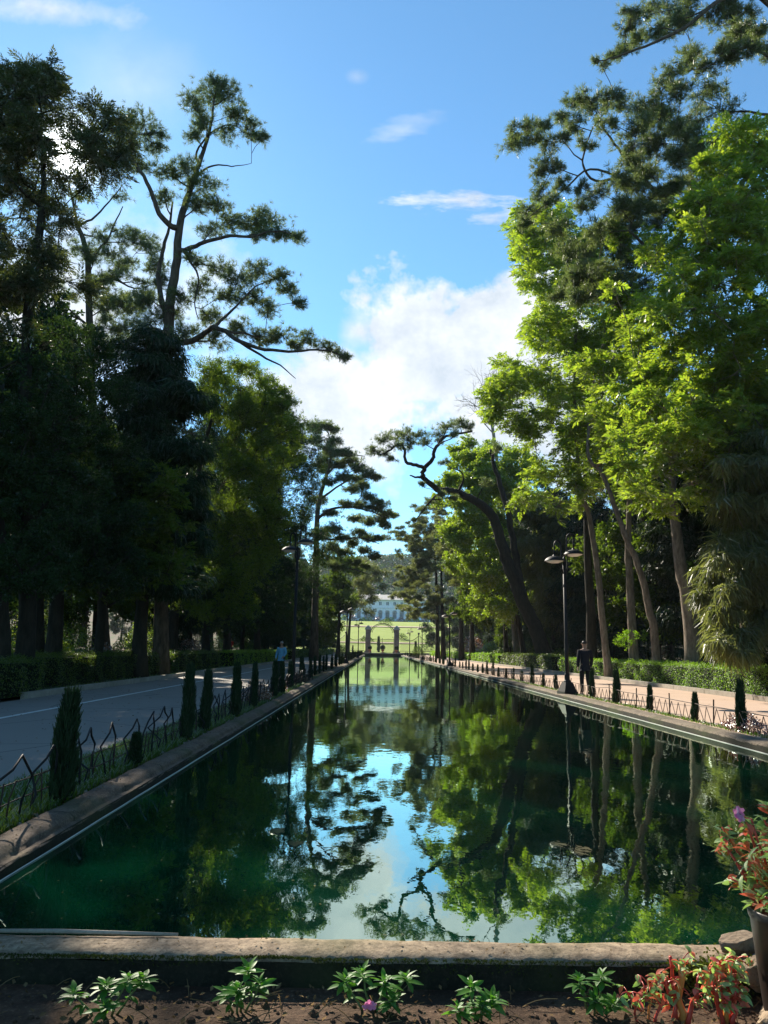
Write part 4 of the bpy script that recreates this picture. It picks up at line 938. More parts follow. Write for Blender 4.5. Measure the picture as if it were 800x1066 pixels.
for i, (x, y, r, mt, lab) in enumerate([(-16.5, 33, 1.7, 'bright', 'sunlit pale bush beyond the hedge at the far left edge'), (-15.0, 36, 1.3, 'bright', 'sunlit bush right of the far left one, between dark trunks'), (-19, 46, 2.4, 'bright', 'tall sunlit bush seen between the stout trunk and the leaning trunk'),
        (-14.2, 40.5, .9, 'rust_leaf', 'low red-leaved bush behind the left hedge beside the leaning trunk'), (-15.5, 49, 1.4, 'bright', 'bush lit yellow-green right of the leaning trunk'), (-14, 58, 1.3, 'rust_leaf', 'orange-tinged bush among the left trunks behind the hedge'),
        (-14, 68, 1.4, 'bright', 'bush lit through the trees left of the person in red'), (-22, 40, 2.2, 'bright', 'deep-set lit bush behind the first dark trunks on the left'), (-24, 56, 2.6, 'bright', 'deep-set lit bush far back between the left trunks'), (-21, 72, 2.4, 'bright', 'distant lit bush behind the dark conifer trunk'),
        (-13.5, 82, 1.4, 'mid', 'green bush behind the left lamp'), (-12.6, 100, 1.4, 'bright', 'small lit bush near the far left hedge')]):
    blob_shrub('shrub', lab, (x, y, ground_z(x, y)), (r, r, r*1.25), M[mt], .13, int(1500*r), 'shrubs under the left trees')
for x, y, r, lab in [(14.6, 92, 1.2, 'low bush under the straight pines, first past the orange-flowered shrub'), (15.5, 128, 1.8, 'rounded bush low beside the mansion-side pines on the right'), (9.5, 172, 1.6, 'pale bush by the right side of the gateway landing'), (-7.5, 176, 1.7, 'dark bush by the left side of the gateway landing'), (15, 62, 1.3, 'low dark bush at the root of the great leaning pine'),
                     (16.5, 80, 2.2, 'spreading dark bush behind the shaded hedge on the right')]:
    blob_shrub('shrub', lab, (x, y, 0), (r, r, r*1.2), M['mid'], .16, int(1300*r), 'shrubs by the pool and path')

r2 = np.random.default_rng(11)
for i in range(34):
    side = 1 if i % 2 else -1; y = 24+i*4.6+r2.normal(); x = side*(17.5+abs(r2.normal())*3+(1 if side > 0 else 3)); r = r2.uniform(1.2, 2.2)
    blob_shrub('shrub', 'shadowy undergrowth bush between the trunks behind the %s hedge' % ('right' if side > 0 else 'left'), (x, y, ground_z(x, y)), (r*1.2, r*1.2, r*1.3), M['dark'], .16, int(900*r), 'undergrowth behind the %s hedge' % ('right' if side > 0 else 'left'))
# columnar clipped cypresses: a few kinds, copied
def cyp_mesh(seed, n=2600):
    r = np.random.default_rng(seed); mb = MB()
    z = r.uniform(0.02, 1, n)**.9; prof = .5*np.minimum(1, (z+.3)*2.6)*np.power(np.maximum(0, 1.03-z), .33)*1.02
    a = r.uniform(0, 6.28, n); q = r.uniform(.6, 1.12, n)*(1+.2*np.sin(a*3+z*7+seed)+.14*np.sin(a*2-z*17+seed*2))
    p = np.stack([np.cos(a)*prof*q, np.sin(a)*prof*q, z], -1)          # unit: 1 high, 1 wide
    d = np.stack([np.cos(a)*.35, np.sin(a)*.35, np.full(n, 1.0)], -1)+r.normal(size=(n, 3))*.2; d /= np.linalg.norm(d, axis=1)[:, None]
    s_ = np.cross(d, r.normal(size=(n, 3))); s_ /= np.linalg.norm(s_, axis=1)[:, None]
    L = .085*r.uniform(.5, 1.9, n)[:, None]; d[:, :2] *= 3.0; s_ = s_*np.array([4, 4, 1])*.011
    mb.addn(np.stack([p-s_, p+s_, p+d*L+s_*.3, p+d*L-s_*.3], 1).reshape(-1, 3), np.arange(n*4).reshape(-1, 4))
    return mb.mesh('foliage', M['cypress'])
CY = [cyp_mesh(s, 4200) for s in (1, 2, 3)]; CYF = [cyp_mesh(s, 700) for s in (4, 5)]
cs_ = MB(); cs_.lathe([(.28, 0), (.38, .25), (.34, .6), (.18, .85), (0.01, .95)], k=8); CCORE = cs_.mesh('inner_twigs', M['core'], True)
st = MB(); st.tube([(0, 0, -.03), (.01, 0, .3), (0, .01, .7)], [.07, .05, .03], 6); CSTEM = st.mesh('stem', M['bark_dark'], True)
ORD = 'first second third fourth fifth sixth seventh eighth ninth tenth eleventh twelfth thirteenth fourteenth fifteenth sixteenth'.split()
def cypress(x, y, h, wd, label, group, lean=0.0):
    root = empty('cypress_shrub', (x, y, 0), rng.uniform(0, 6.28)); root.scale = (wd*.62, wd*.62, h*.86); root.rotation_euler[0] = lean
    tag(root, label, 'cypress', group)
    for nm, me in (('foliage', (CY if y < 34 else CYF)[rng.integers(0, 2)]), ('inner_twigs', CCORE), ('stem', CSTEM)):
        o = D.objects.new(nm, me); COL.objects.link(o); o.parent = root
    return root
lc = [(-2.76, 7.07, 1.02, .30), (-2.76, 9.2, .38, .2), (-2.76, 11.6, 1.14, .27), (-2.78, 12.9, 1.04, .25), (-2.76, 15.6, 1.10, .28), (-2.78, 18.0, 1.06, .24), (-2.78, 21.6, 1.06, .27), (-2.80, 23.4, 1.0, .28), (-2.9, 26.6, .95, .3)]
y = 32.5
while y < 176: lc.append((-3.0+rng.normal()*.06, y, rng.uniform(.9, 1.1), rng.uniform(.26, .36))); y += rng.uniform(2.6, 3.6)
extra = {0: 'tall feathery dark cypress nearest the camera on the left, beside the iron hoops', 1: 'knee-high dark stub of a cypress, second from the near end on the left', 8: 'dark cypress at the foot of the left double street lamp'}
for i, (x, y, h, wd) in enumerate(lc):
    lab = extra.get(i) or ('%s small cypress from the near end of the left poolside row' % ORD[i] if i < 16 else 'tiny dark cypress in the far part of the left poolside row')
    cypress(x, y, h, wd, lab, 'cypresses along the left pool wall', rng.normal()*.02)
rc = [(6.62, 14.1, .98, .24), (6.62, 16.1, .63, .2), (6.62, 18.7, .66, .2), (6.64, 21.3, .97, .28), (6.64, 23.7, .95, .22), (6.62, 28.3, .58, .2), (6.62, 30.4, .56, .18)]
y = 32.6
while y < 176: rc.append((6.64+rng.normal()*.04, y, rng.choice([.55, .62, .85]), rng.uniform(.17, .26))); y += rng.uniform(1.7, 2.7)
extra = {0: 'tallest of the near right cypresses, ragged dark spire beside the purplish plant', 3: 'full dark cypress by the fence to the right of the walking person', 4: 'green-tipped cypress partly hiding the legs of the walking person'}
for i, (x, y, h, wd) in enumerate(rc):
    lab = extra.get(i) or ('%s small cypress from the near end of the right poolside row' % ORD[i] if i < 16 else 'tiny dark cypress in the far part of the right poolside row')
    cypress(x, y, h, wd, lab, 'cypresses along the right pool wall', rng.normal()*.03)

# ------------------------------------------------------------------ iron fences
root = empty('iron_fence', (-2.84, 5.0, 0)); tag(root, 'low rusty fence of bent pointed iron hoops in the grass strip beside the left road', 'fence')
y = 4.7; k = 0
hoop_m = []
for v_ in range(4):
    mb = MB(); a = rng.normal(size=6)*.04
    mb.tube([(0, 0, -.05), (0+a[0], .02, .14), (a[1], .06+a[4], .29), (.02, .16, .41), (.03, .27+a[2], .51), (.025, .36, .43), (.02, .44+a[3], .33), (0, .45, .14), (0, .46, -.05)], .011, 5)
    hoop_m.append(mb.mesh('hoop', M['iron'], True))
bar_m = []
for v_ in range(3):
    mb = MB(); a = rng.normal(size=4)*.02
    mb.tube([(0, 0, -.05), (a[0], .01, .16), (.02, .03+a[1], .30)], .007, 5); bar_m.append(mb.mesh('upright', M['iron_rust'], True))
nh = 0
while y < 34:
    o = D.objects.new('hoop', hoop_m[k % 4]); COL.objects.link(o); o.parent = root; o.location = (rng.normal()*.015, y-5.0, 0); o.rotation_euler = (rng.normal()*.05, rng.normal()*.08, rng.normal()*.12)
    for j in range(2):
        o = D.objects.new('upright', bar_m[(k+j) % 3]); COL.objects.link(o); o.parent = root; o.location = (rng.normal()*.012, y-5.0+.12+j*.17, 0); o.rotation_euler = (rng.normal()*.06, rng.normal()*.1, 0)
    y += .62; k += 1
for z in (.13, .255):
    mb = MB(); q = np.arange(-.4, 29, .6); mb.tube(np.stack([rng.normal(size=len(q))*.01, q, z+rng.normal(size=len(q))*.012], -1), .006, 4); mb.build('rail', M['iron_rust'], root, smooth=True)
root = empty('iron_fence', (6.60, 10.0, 0)); tag(root, 'low zigzag iron fence between the right pool wall and pink path', 'fence')
mb = MB(); q = np.arange(1.0, 38, 1.2); mb.tube(np.stack([rng.normal(size=len(q))*.012, q, .36+rng.normal(size=len(q))*.02], -1), .008, 4); mb.build('rail', M['iron_rust'], root, smooth=True)
zz = []
for v_ in range(3):
    mb = MB(); a = rng.normal(size=8)*.03
    mb.tube([(0, 0, 0), (.01, .17+a[0], .34+a[1]*.3), (0, .34+a[2], .02), (-.01, .5+a[3], .34), (0, .68+a[4], .0)], .008, 4); zz.append(mb.mesh('zigzag_bar', M['iron_rust'], True))
mb = MB(); mb.tube([(0, 0, -.05), (0, 0, .5)], .014, 5); pm = mb.mesh('post', M['iron_rust'])
y = .8; k = 0
while y < 37:
    o = D.objects.new('zigzag_bar', zz[k % 3]); COL.objects.link(o); o.parent = root; o.location = (0, y, 0); o.rotation_euler = (0, rng.normal()*.06, rng.normal()*.03)
    if k % 3 == 0:
        o = D.objects.new('post', pm); COL.objects.link(o); o.parent = root; o.location = (.01, y-.04, 0); o.rotation_euler = (rng.normal()*.05, rng.normal()*.05, 0)
    y += .74; k += 1

# ------------------------------------------------------------------ street lamps
M['bulb'] = plain('frosted lamp glass', (0.75, 0.74, 0.70), .35, .5, nscale=4, amp=.05)
M['white_in'] = plain('pale shade lining', (0.72, 0.71, 0.68), .5, .4, nscale=4, amp=.1)
def lamp(x, y, H, ang, label, z0=0.02):
    root = empty('street_lamp', (x, y, z0), ang); tag(root, label, 'street lamp', 'double street lamps along the pool')
    m = MB(); m.box((0, 0, .03), (.5, .5, .08)); m.box((0, 0, .22), (.46, .46, .3), taper=.55); m.lathe([(.13, .37), (.12, .41), (.09, .44), (.085, .62), (.07, .65)], k=12); m.build('base', M['iron'], root)
    zt = H-.95
    m = MB(); m.tube([(0, 0, .4), (0, 0, 1.4), (0, 0, zt)], [.072, .062, .055], 10); m.lathe([(.075, 1.38), (.078, 1.42), (.066, 1.45)], k=10); m.lathe([(.07, zt-.95), (.073, zt-.9), (.06, zt-.86)], k=10); m.lathe([(.0, zt+.1), (.035, zt+.06), (.06, zt), (.065, zt-.06)], k=10); m.build('pole', M['iron'], root, smooth=True)
    for s, dz in ((-1, 0.0), (1, .26)):
        m = MB(); a = [(s*.04, 0, zt-.5)]; a += [(s*.11, 0, zt-.3), (s*.11, 0, zt+.1), (s*.11, 0, zt+.42+dz)]
        for t_ in np.linspace(math.pi, 0, 9)[1:]: a.append((s*(.24-.0)+s*.13*math.cos(t_), 0, zt+.45+dz+.17*math.sin(t_)))
        a += [(s*.37, 0, zt+.3+dz), (s*.37, 0, zt+.12+dz)]
        m.tube(a, .027, 7); m.build('arm', M['iron'], root, smooth=True)
        m = MB(); c = (s*.37, 0, zt-.09+dz)
        m.lathe([(.02, .24), (.05, .22), (.06, .18), (.17, .155), (.27, .10), (.335, .02), (.345, 0), (.33, .0), (.26, .085), (.16, .135), (.02, .15)], c, 22); sh = m.build('lamp_shade', M['iron'], root, smooth=True)
        m = MB(); m.lathe([(.30, .012), (.24, -.025), (.14, -.055), (.01, -.065)], c, 18); m.build('bulb', M['bulb'], sh, smooth=True)
    return root
lamp(6.36, 25.6, 5.40, rad(16), 'black double-shaded street lamp beside the walking person on the right')
lamp(-3.12, 29.6, 6.15, rad(-30), 'black street lamp among the left cypresses against the dark trees', 0)
lamp(6.36, 66, 5.2, rad(10), 'street lamp on the right just past the great leaning pine', .02)
lamp(6.36, 105, 5.1, rad(10), 'small distant street lamp, second nearest the gateway on the right')
lamp(6.36, 143, 5.3, rad(10), 'tiny distant street lamp nearest the gateway on the right')
lamp(-2.62, 70, 5.6, rad(0), 'distant street lamp on the left where the dark trees end')
lamp(-2.5, 112, 5.7, rad(0), 'tiny distant street lamp at the left end of the gateway railing')

# ------------------------------------------------------------------ gateway
M['stone'] = concrete('gateway stone', (0.16, 0.13, 0.11), (0.28, 0.24, 0.20), (0.1, .08, .07), 2, .3)
M['stone_pale'] = concrete('pale capping', (0.42, 0.38, 0.33), (0.55, 0.5, 0.44), (0.3, .27, .24), 2, .1)
Yg = 205.0
root = empty('gateway', (1.8, Yg, 0)); tag(root, 'arched stone gateway with iron gates at the far end of the pool', 'gateway')
for X in (-3.8, 3.8):
    m = MB(); m.box((X, 0, .4), (1.9, 1.9, .8)); m.box((X, 0, 3.6), (1.35, 1.35, 5.6)); pl = m.build('pillar', M['stone'], root)
    m = MB(); m.box((X, 0, 6.55), (1.8, 1.8, .3)); m.box((X, 0, 6.9), (1.45, 1.45, .4)); m.box((X, 0, 7.3), (1.0, 1.0, .4), taper=.4); m.build('capping', M['stone_pale'], pl)
for r_, nm in ((3.1, 'arch_rail'), (2.7, 'arch_rail')):
    m = MB(); a = np.linspace(0, math.pi, 25); m.tube(np.stack([r_*np.cos(a), np.zeros(25), 5.6+r_*.8*np.sin(a)], -1), .10 if r_ > 3 else .06, 6); m.build(nm, M['iron'], root, smooth=True)
m = MB()
for a in np.linspace(.15, math.pi-.15, 18): m.tube([(2.7*math.cos(a), 0, 5.6+2.16*math.sin(a)), (3.1*math.cos(a), 0, 5.6+2.48*math.sin(a))], .03, 4)
m.build('arch_scrollwork', M['iron'], root)
for s in (-1, 1):
    g = MB()
    for z in (.5, 2.6, 3.9): g.box((s*1.55, 0, z), (3.0, .06, .09))
    g.box((s*3.02, 0, 2.1), (.08, .08, 4.0)); g.box((s*.06, 0, 2.1), (.08, .08, 4.2)); gg = g.build('gate_leaf', M['iron'], root)
    g = MB()
    for i in range(14): g.tube([(s*(.25+i*.2), 0, .5), (s*(.25+i*.2), 0, 3.9+.25*math.sin(i/13*math.pi))], .022, 4)
    g.build('gate_bars', M['iron'], gg)
for s in (-1, 1):
    root = empty('iron_railing', (1.8+s*4.7, Yg, 0)); tag(root, 'tall swooping iron railing on the %s side of the arched gateway' % ('left' if s < 0 else 'right'), 'railing', 'railings beside the gateway')
    for bay in range(3):
        x0 = s*bay*5.2; x1 = s*(bay*5.2+5.0); m = MB(); q = np.linspace(0, 1, 11)
        top = 3.6+1.4*(2*q-1)**2
        m.tube(np.stack([x0+(x1-x0)*q, 0*q, top], -1), .07, 5); m.tube([(x0, 0, .9), (x1, 0, .9)], .05, 4); m.build('rail', M['iron'], root)
        m = MB()
        for j in range(1, 20):
            xx = j/20; m.tube([(x0+(x1-x0)*xx, 0, .3), (x0+(x1-x0)*xx, 0, 3.6+1.4*(2*xx-1)**2)], .025, 4)
        m.build('railing_bars', M['iron'], root)
        m = MB(); m.box((x1, 0, 2.6), (.22, .22, 5.2)); m.lathe([(.02, 5.9), (.22, 5.75), (.3, 5.5), (.12, 5.2)], (x1, 0, 0), 10); m.build('post', M['iron'], root)
    m = MB(); m.box((s*8, 0, .15), (16, .4, .6)); m.build('plinth', M['stone'], root)
M['terracotta'] = plain('terracotta', (0.32, 0.14, 0.08), .8, .2)
for x, y, r, lab in ((1.75, 182.2, .62, 'round clipped ball in an urn at the middle of the far pool end'), (-1.3, 182.4, .5, 'round clipped ball in an urn at the left of the far pool end'), (5.0, 182.4, .5, 'round clipped ball in an urn at the right of the far pool end')):
    root = empty('topiary_urn', (x, y, .44)); tag(root, lab, 'topiary', 'topiary urns at the far pool end')
    m = MB(); m.lathe([(.32, 0), (.34, .06), (.14, .14), (.12, .3), (.3, .45), (.42, .7), (.46, .74), (.4, .74), (.35, .68), (.01, .66)], k=16); m.build('urn', M['terracotta'], root, smooth=True)
    mb = MB(); n = 900; v = rng.normal(size=(n, 3)); v /= np.linalg.norm(v, axis=1)[:, None]
    quads_on(v*r*rng.uniform(.9, 1.03, n)[:, None]+np.array([0, 0, .8+r*.8]), v, .12, mb, .5); bb = mb.build('ball', M['cypress'], root)
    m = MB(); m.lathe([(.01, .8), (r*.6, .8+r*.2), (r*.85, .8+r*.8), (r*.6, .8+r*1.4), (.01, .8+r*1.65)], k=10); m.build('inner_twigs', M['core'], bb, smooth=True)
for x, y, h, lab in ((9.2, 176, 3.6, 'dark narrow cypress right of the gateway, before the railing'), (-5.2, 178, 2.3, 'dark narrow cypress left of the gateway, before the railing'), (1.0, 236, 5.2, 'small dark conifer on the lawn seen through the gateway arch')):
    cypress(x, y, h, h*.3, lab, None).location.z = ground_z(x, y)

# ------------------------------------------------------------------ white mansion on the rise
M['white_paint'] = plain('white painted wall', (0.74, 0.77, 0.82), .7, .3, nscale=.6, amp=.08, bd=.01)
M['roof'] = plain('pale tin roof', (0.55, 0.47, 0.40), .6, .4, nscale=1.2, amp=.2)
M['glass'] = plain('dark window glass', (0.05, 0.09, 0.13), .12, .6, nscale=1, amp=.2)
Ym = 362.0; zb = 15.2
root = empty('mansion', (2.0, Ym, zb)); tag(root, 'long white two-storey mansion with an arcade and pale roof on the rise beyond the gateway', 'mansion')
bayw, nb = 3.4, 13; Wm = bayw*nb; H1, H2 = 5.3, 9.0
m = MB()
for i in range(nb):
    c = -Wm/2+bayw*(i+.5); a = 1.15; zs = 3.1; arc = [(c+a*math.cos(q), zs+a*math.sin(q)) for q in np.linspace(math.pi, 0, 13)]
    out = [(c-bayw/2, 0), (c-a, 0)]+arc+[(c+a, 0), (c+bayw/2, 0), (c+bayw/2, H1), (c-bayw/2, H1)]
    k = len(out); v = [(x, 0, z) for x, z in out]+[(x, .5, z) for x, z in out]
    f = [tuple(range(k)), tuple(range(2*k-1, k-1, -1))]+[(j, j+k, (j+1) % k+k, (j+1) % k) for j in range(1, k-3)]
    m.add(v, f)
m.box((0, -.02, H1+.12), (Wm+.6, .7, .24)); m.build('arcade_wall', M['white_paint'], root)
m = MB(); m.box((0, 7.2, 2.65), (Wm, 8.8, 5.3)); m.box((0, 6.1, H1+(H2-H1)/2), (Wm, 11.2, H2-H1)); m.box((0, 5.9, H2+.1), (Wm+1.4, 13.2, .22)); m.box((0, 1.5, -.5), (Wm+3, 6, 1.0)); m.build('wall', M['white_paint'], root)
m = MB(); e = Wm/2+1.2; m.add([(-e, -.9, H2+.22), (e, -.9, H2+.22), (e, 12.9, H2+.22), (-e, 12.9, H2+.22), (-e+5, 6, H2+3.0), (e-5, 6, H2+3.0)], [(0, 1, 5, 4), (1, 2, 5), (2, 3, 4, 5), (3, 0, 4), (3, 2, 1, 0)]); m.build('roof', M['roof'], root)
for i in range(nb):
    c = -Wm/2+bayw*(i+.5)
    m = MB(); m.box((c, .46, 7.4), (1.5, .1, 1.9)); wv = m.build('window', M['white_paint'], root)
    m = MB(); m.box((c-.34, .42, 7.4), (.58, .08, 1.6)); m.box((c+.34, .42, 7.4), (.58, .08, 1.6)); m.build('pane', M['glass'], wv)
    m = MB(); m.box((c, 2.76, 1.9), (1.5, .1, 2.8)); m.build('arcade_door', M['glass'], root)
for i in range(13):
    x = -22+i*3.7+rng.normal()*.6
    blob_shrub('garden_bush', 'flowering bush in the row below the white mansion', (x, 350+rng.normal()*1.5, ground_z(x, 350)), (2.0, 1.5, 2.2+rng.uniform(-.3, .6)), M['bright'] if i % 3 else M['rust_leaf'], .45, 420, 'bushes below the mansion')
for i, (x, y, r, lab) in enumerate([(-12, 240, 2.0, 'rounded bush on the lawn left of the gateway arch'), (16, 246, 2.4, 'rounded bush on the lawn right of the gateway arch'), (-3, 268, 1.8, 'small bush on the lawn seen through the arch, left side'), (9, 275, 2.0, 'small bush on the lawn over the right gateway pillar'), (-16, 300, 3.0, 'large bush high on the lawn at the left'), (22, 296, 3.2, 'large bush high on the lawn at the right'), (4, 318, 2.2, 'bush midway up the lawn below the mansion')]):
    blob_shrub('garden_bush', lab, (x, y, ground_z(x, y)), (r*1.3, r, r), M['mid'], .4, 420, 'bushes on the lawn')
for y, wd in ((262, 2.2), (306, 2.6)):
    m = MB(); m.add([(-40, y, ground_z(0, y)+.25), (42, y, ground_z(0, y)+.25), (42, y+wd, ground_z(0, y+wd)+.25), (-40, y+wd, ground_z(0, y+wd)+.25)], [(0, 1, 2, 3)]); tag(m.build('garden_path', M['path']), kind='structure')
# distant wooded hillside, no single tree to be told apart
mb = MB(); pp = []
for i in range(5200):
    x = rng.uniform(-330, 330); y = rng.uniform(400, 640); pp.append((x, y, ground_z(x, y)))
pp = np.array(pp); q = []
for k in range(16):
    v = rng.normal(size=pp.shape); v /= np.linalg.norm(v, axis=1)[:, None]; v[:, 2] = np.abs(v[:, 2]); q.append((pp+v*np.array([4.2, 4.2, 7.5]), v))
quads_on(np.concatenate([a for a, b in q]), np.concatenate([b for a, b in q]), 2.3, mb, .6, .8)
tag(mb.build('distant_woods', M['dark']), 'blue-green wooded hill behind the mansion', 'woods', kind='stuff')
# ------------------------------------------------------------------ grass, litter, floating leaves
def blades(n, fx, mb, h=.07, w=.006, sp=.5):
    p = fx(n); a = rng.uniform(0, 6.28, n); d = np.stack([np.cos(a)*sp, np.sin(a)*sp, np.ones(n)], -1)+rng.normal(size=(n, 3))*.15
    l = h*rng.uniform(.4, 1.3, n)[:, None]; s_ = np.stack([-np.sin(a), np.cos(a), 0*a], -1)*w
    b_ = p+d*l*np.array([.35, .35, .6]); c_ = p+d*l*np.array([1.1, 1.1, .95])
    mb.addn(np.stack([p-s_, p+s_, b_+s_*.8, b_-s_*.8, b_-s_*.8, b_+s_*.8, c_+s_*.1, c_-s_*.1], 1).reshape(-1, 3), np.arange(n*8).reshape(-1, 4))
mb = MB()
def fx(n):
    y = 4.2+26*rng.uniform(0, 1, n)**1.6; x = rng.uniform(-3.53, -2.72, n); return np.stack([x, y, np.full(n, -.03)], -1)
blades(42000, fx, mb, .085, .005)
blades(5000, lambda n: np.stack([rng.uniform(6.5, 6.72, n), 8+30*rng.uniform(0, 1, n), np.full(n, 0.0)], -1), mb, .06, .006)
def fx2(n):
    x = rng.uniform(-9.9, -8.8, n); y = rng.uniform(21, 60, n); return np.stack([x, y, np.full(n, -.03)], -1)
blades(9000, fx2, mb, .10, .012)
tag(mb.build('grass', M['grass']), 'short green grass along the pool walls', 'grass', kind='stuff')
mb = MB(); n = 420; p = np.stack([rng.uniform(-3.3, -2.7, n), 4.4+22*rng.uniform(0, 1, n)**1.5, np.full(n, -.015)], -1)
for q in p: mb.lathe([(.001, .012), (.016, .008), (.02, -.004), (.012, -.012)], q+rng.normal(size=3)*[0, 0, .003], 5)
tag(mb.build('pebbles', M['kerb']), 'pale pebbles and crumbs scattered in the grass strip', 'pebbles', kind='stuff')
def flat_leaves(n, fx, size, mb, tilt=.15):
    p = fx(n); nr = np.tile(np.array([0, 0, 1.0]), (n, 1)); quads_on(p, nr, size, mb, tilt, .6)
mb = MB(); flat_leaves(170, lambda n: np.stack([XL+.1+(2.8*rng.uniform(0, 1, n)**1.6), 4.2+rng.uniform(0, 1, n)**1.3*20, np.full(n, ZW+.004)], -1), .022, mb, .03)
flat_leaves(90, lambda n: np.stack([XR-.1-3*rng.uniform(0, 1, n)**2, 5+rng.uniform(0, 1, n)*25, np.full(n, ZW+.004)], -1), .02, mb, .03)
tag(mb.build('floating_leaves', M['floater']), 'small pale fallen leaves floating on the dark water', 'leaves', kind='stuff')
mb = MB()
flat_leaves(2200, lambda n: np.stack([rng.uniform(-2.6, 3.2, n), rng.uniform(2.0, 3.68, n), -.115+rng.uniform(0, .015, n)], -1), .03, mb, .5)
flat_leaves(260, lambda n: np.stack([rng.uniform(-2.6, 6, n), rng.uniform(3.73, 3.9, n), np.full(n, .012)], -1), .018, mb, .3)
flat_leaves(420, lambda n: np.stack([rng.uniform(-2.68, -2.42, n), 4+rng.uniform(0, 1, n)**1.5*22, np.full(n, .03)], -1), .022, mb, .3)
flat_leaves(900, lambda n: np.stack([rng.uniform(-8.5, -3.6, n), 5+rng.uniform(0, 1, n)**1.3*30, np.full(n, .008)], -1), .04, mb, .2)
for i in range(330):       # dry needles and stalks
    x, y = rng.uniform(-2.4, 2.6), rng.uniform(2.3, 3.66); a = rng.uniform(0, 3.14); L = rng.uniform(.05, .16)
    mb.tube(bez((x, y, -.118), (x+L*math.cos(a), y+L*math.sin(a), -.11+rng.uniform(0, .03)), .02, 4), .0022, 3, cap=False)
tag(mb.build('fallen_leaves', M['litter']), 'dry brown leaves and stalks scattered on the soil, road and wall tops', 'leaves', kind='stuff')
mb = MB(); n = 500
for i in range(n):
    x, y = rng.uniform(-2.4, 3.0), rng.uniform(2.2, 3.68); r = rng.uniform(.006, .022)
    mb.lathe([(.001, r*.8), (r*.8, r*.45), (r, -r*.1), (r*.5, -r*.5)], (x, y, -.128), 6)
t = NT('soil crumbs'); t.bsdf(t.mix(t.noise(9, 4), (.03, .018, .011), (.11, .07, .045)), .95, .1)
tag(mb.build('soil_clods', t.m), 'dark crumbs of soil in the planting bed', 'soil', kind='stuff')
mb = MB(); xx = rng.uniform(-2.6, 6.3, 9000)
p = np.stack([xx, 3.712+rng.normal(size=9000)*.006, -.012-.05*rng.uniform(0, 1, 9000)**2.2*(1+.8*np.sin(xx*2.1)+.6*np.sin(xx*6.3+1))], -1)
quads_on(p, np.tile(np.array([0, -1.0, .4]), (9000, 1)), .013, mb, .8)
tag(mb.build('moss', leaf_mat('moss', (.02, .03, .01), (.05, .06, .018), (.08, .09, .03), .15, gloss=0)), 'dark moss fringe along the front edge of the warm brown pool wall', 'moss', kind='stuff')

# ------------------------------------------------------------------ seedlings in the bed
def lance(L, w, bend=.25, fold=.25, nseg=5):
    """a pointed leaf lying along +Y with its midrib folded; returns verts, quads"""
    v = []; 
    for i in range(nseg+1):
        t_ = i/nseg; ww = w*math.sin(math.pi*min(1, t_*.93+.06))**.8*.5*(1 if t_ < 1 else .02)
        y = L*t_; z = -bend*L*t_*t_; v += [(-ww, y, z+fold*ww), (0, y, z), (ww, y, z+fold*ww)]
    f = []
    for i in range(nseg):
        a = i*3; f += [(a, a+1, a+4, a+3), (a+1, a+2, a+5, a+4)]
    return np.array(v), np.array(f)
def put_leaf(mb, o, yaw, pitch, L, w, roll=0.0, bend=.25):
    v, f = lance(L, w, bend); c, s = math.cos(roll), math.sin(roll)
    v = v@np.array([[c, 0, -s], [0, 1, 0], [s, 0, c]]).T
    c, s = math.cos(pitch), math.sin(pitch); v = v@np.array([[1, 0, 0], [0, c, -s], [0, s, c]]).T
    c, s = math.cos(yaw), math.sin(yaw); v = v@np.array([[c, -s, 0], [s, c, 0], [0, 0, 1]]).T
    mb.addn(v+np.asarray(o), f)
M['stem_green'] = plain('green stem', (0.12, 0.16, 0.05), .5, .4, nscale=20)
M['stem_red'] = plain('fleshy red stem', (0.55, 0.06, 0.035), .35, .5, nscale=14, amp=.4, bump=.1)
M['stem_orange'] = plain('fleshy orange stem', (0.60, 0.22, 0.05), .35, .5, nscale=14, amp=.4, bump=.1)
def flower(mb, o, r, face=(0, -1, .4)):
    f_ = Vector(face).normalized(); a = f_.orthogonal().normalized(); b_ = f_.cross(a)
    for k in range(5):
        th = k*1.2566+.3; d = np.array(a*math.cos(th)+b_*math.sin(th)); s_ = np.cross(np.array(f_), d)
        pts = [np.array(o), np.array(o)+d*r*.5+s_*r*.42, np.array(o)+d*r+s_*r*.25+np.array(f_)*-.15*r, np.array(o)+d*r*1.02-s_*r*.22+np.array(f_)*-.15*r, np.array(o)+d*r*.5-s_*r*.42]
        mb.add(pts, [(0, 1, 2, 3, 4)])
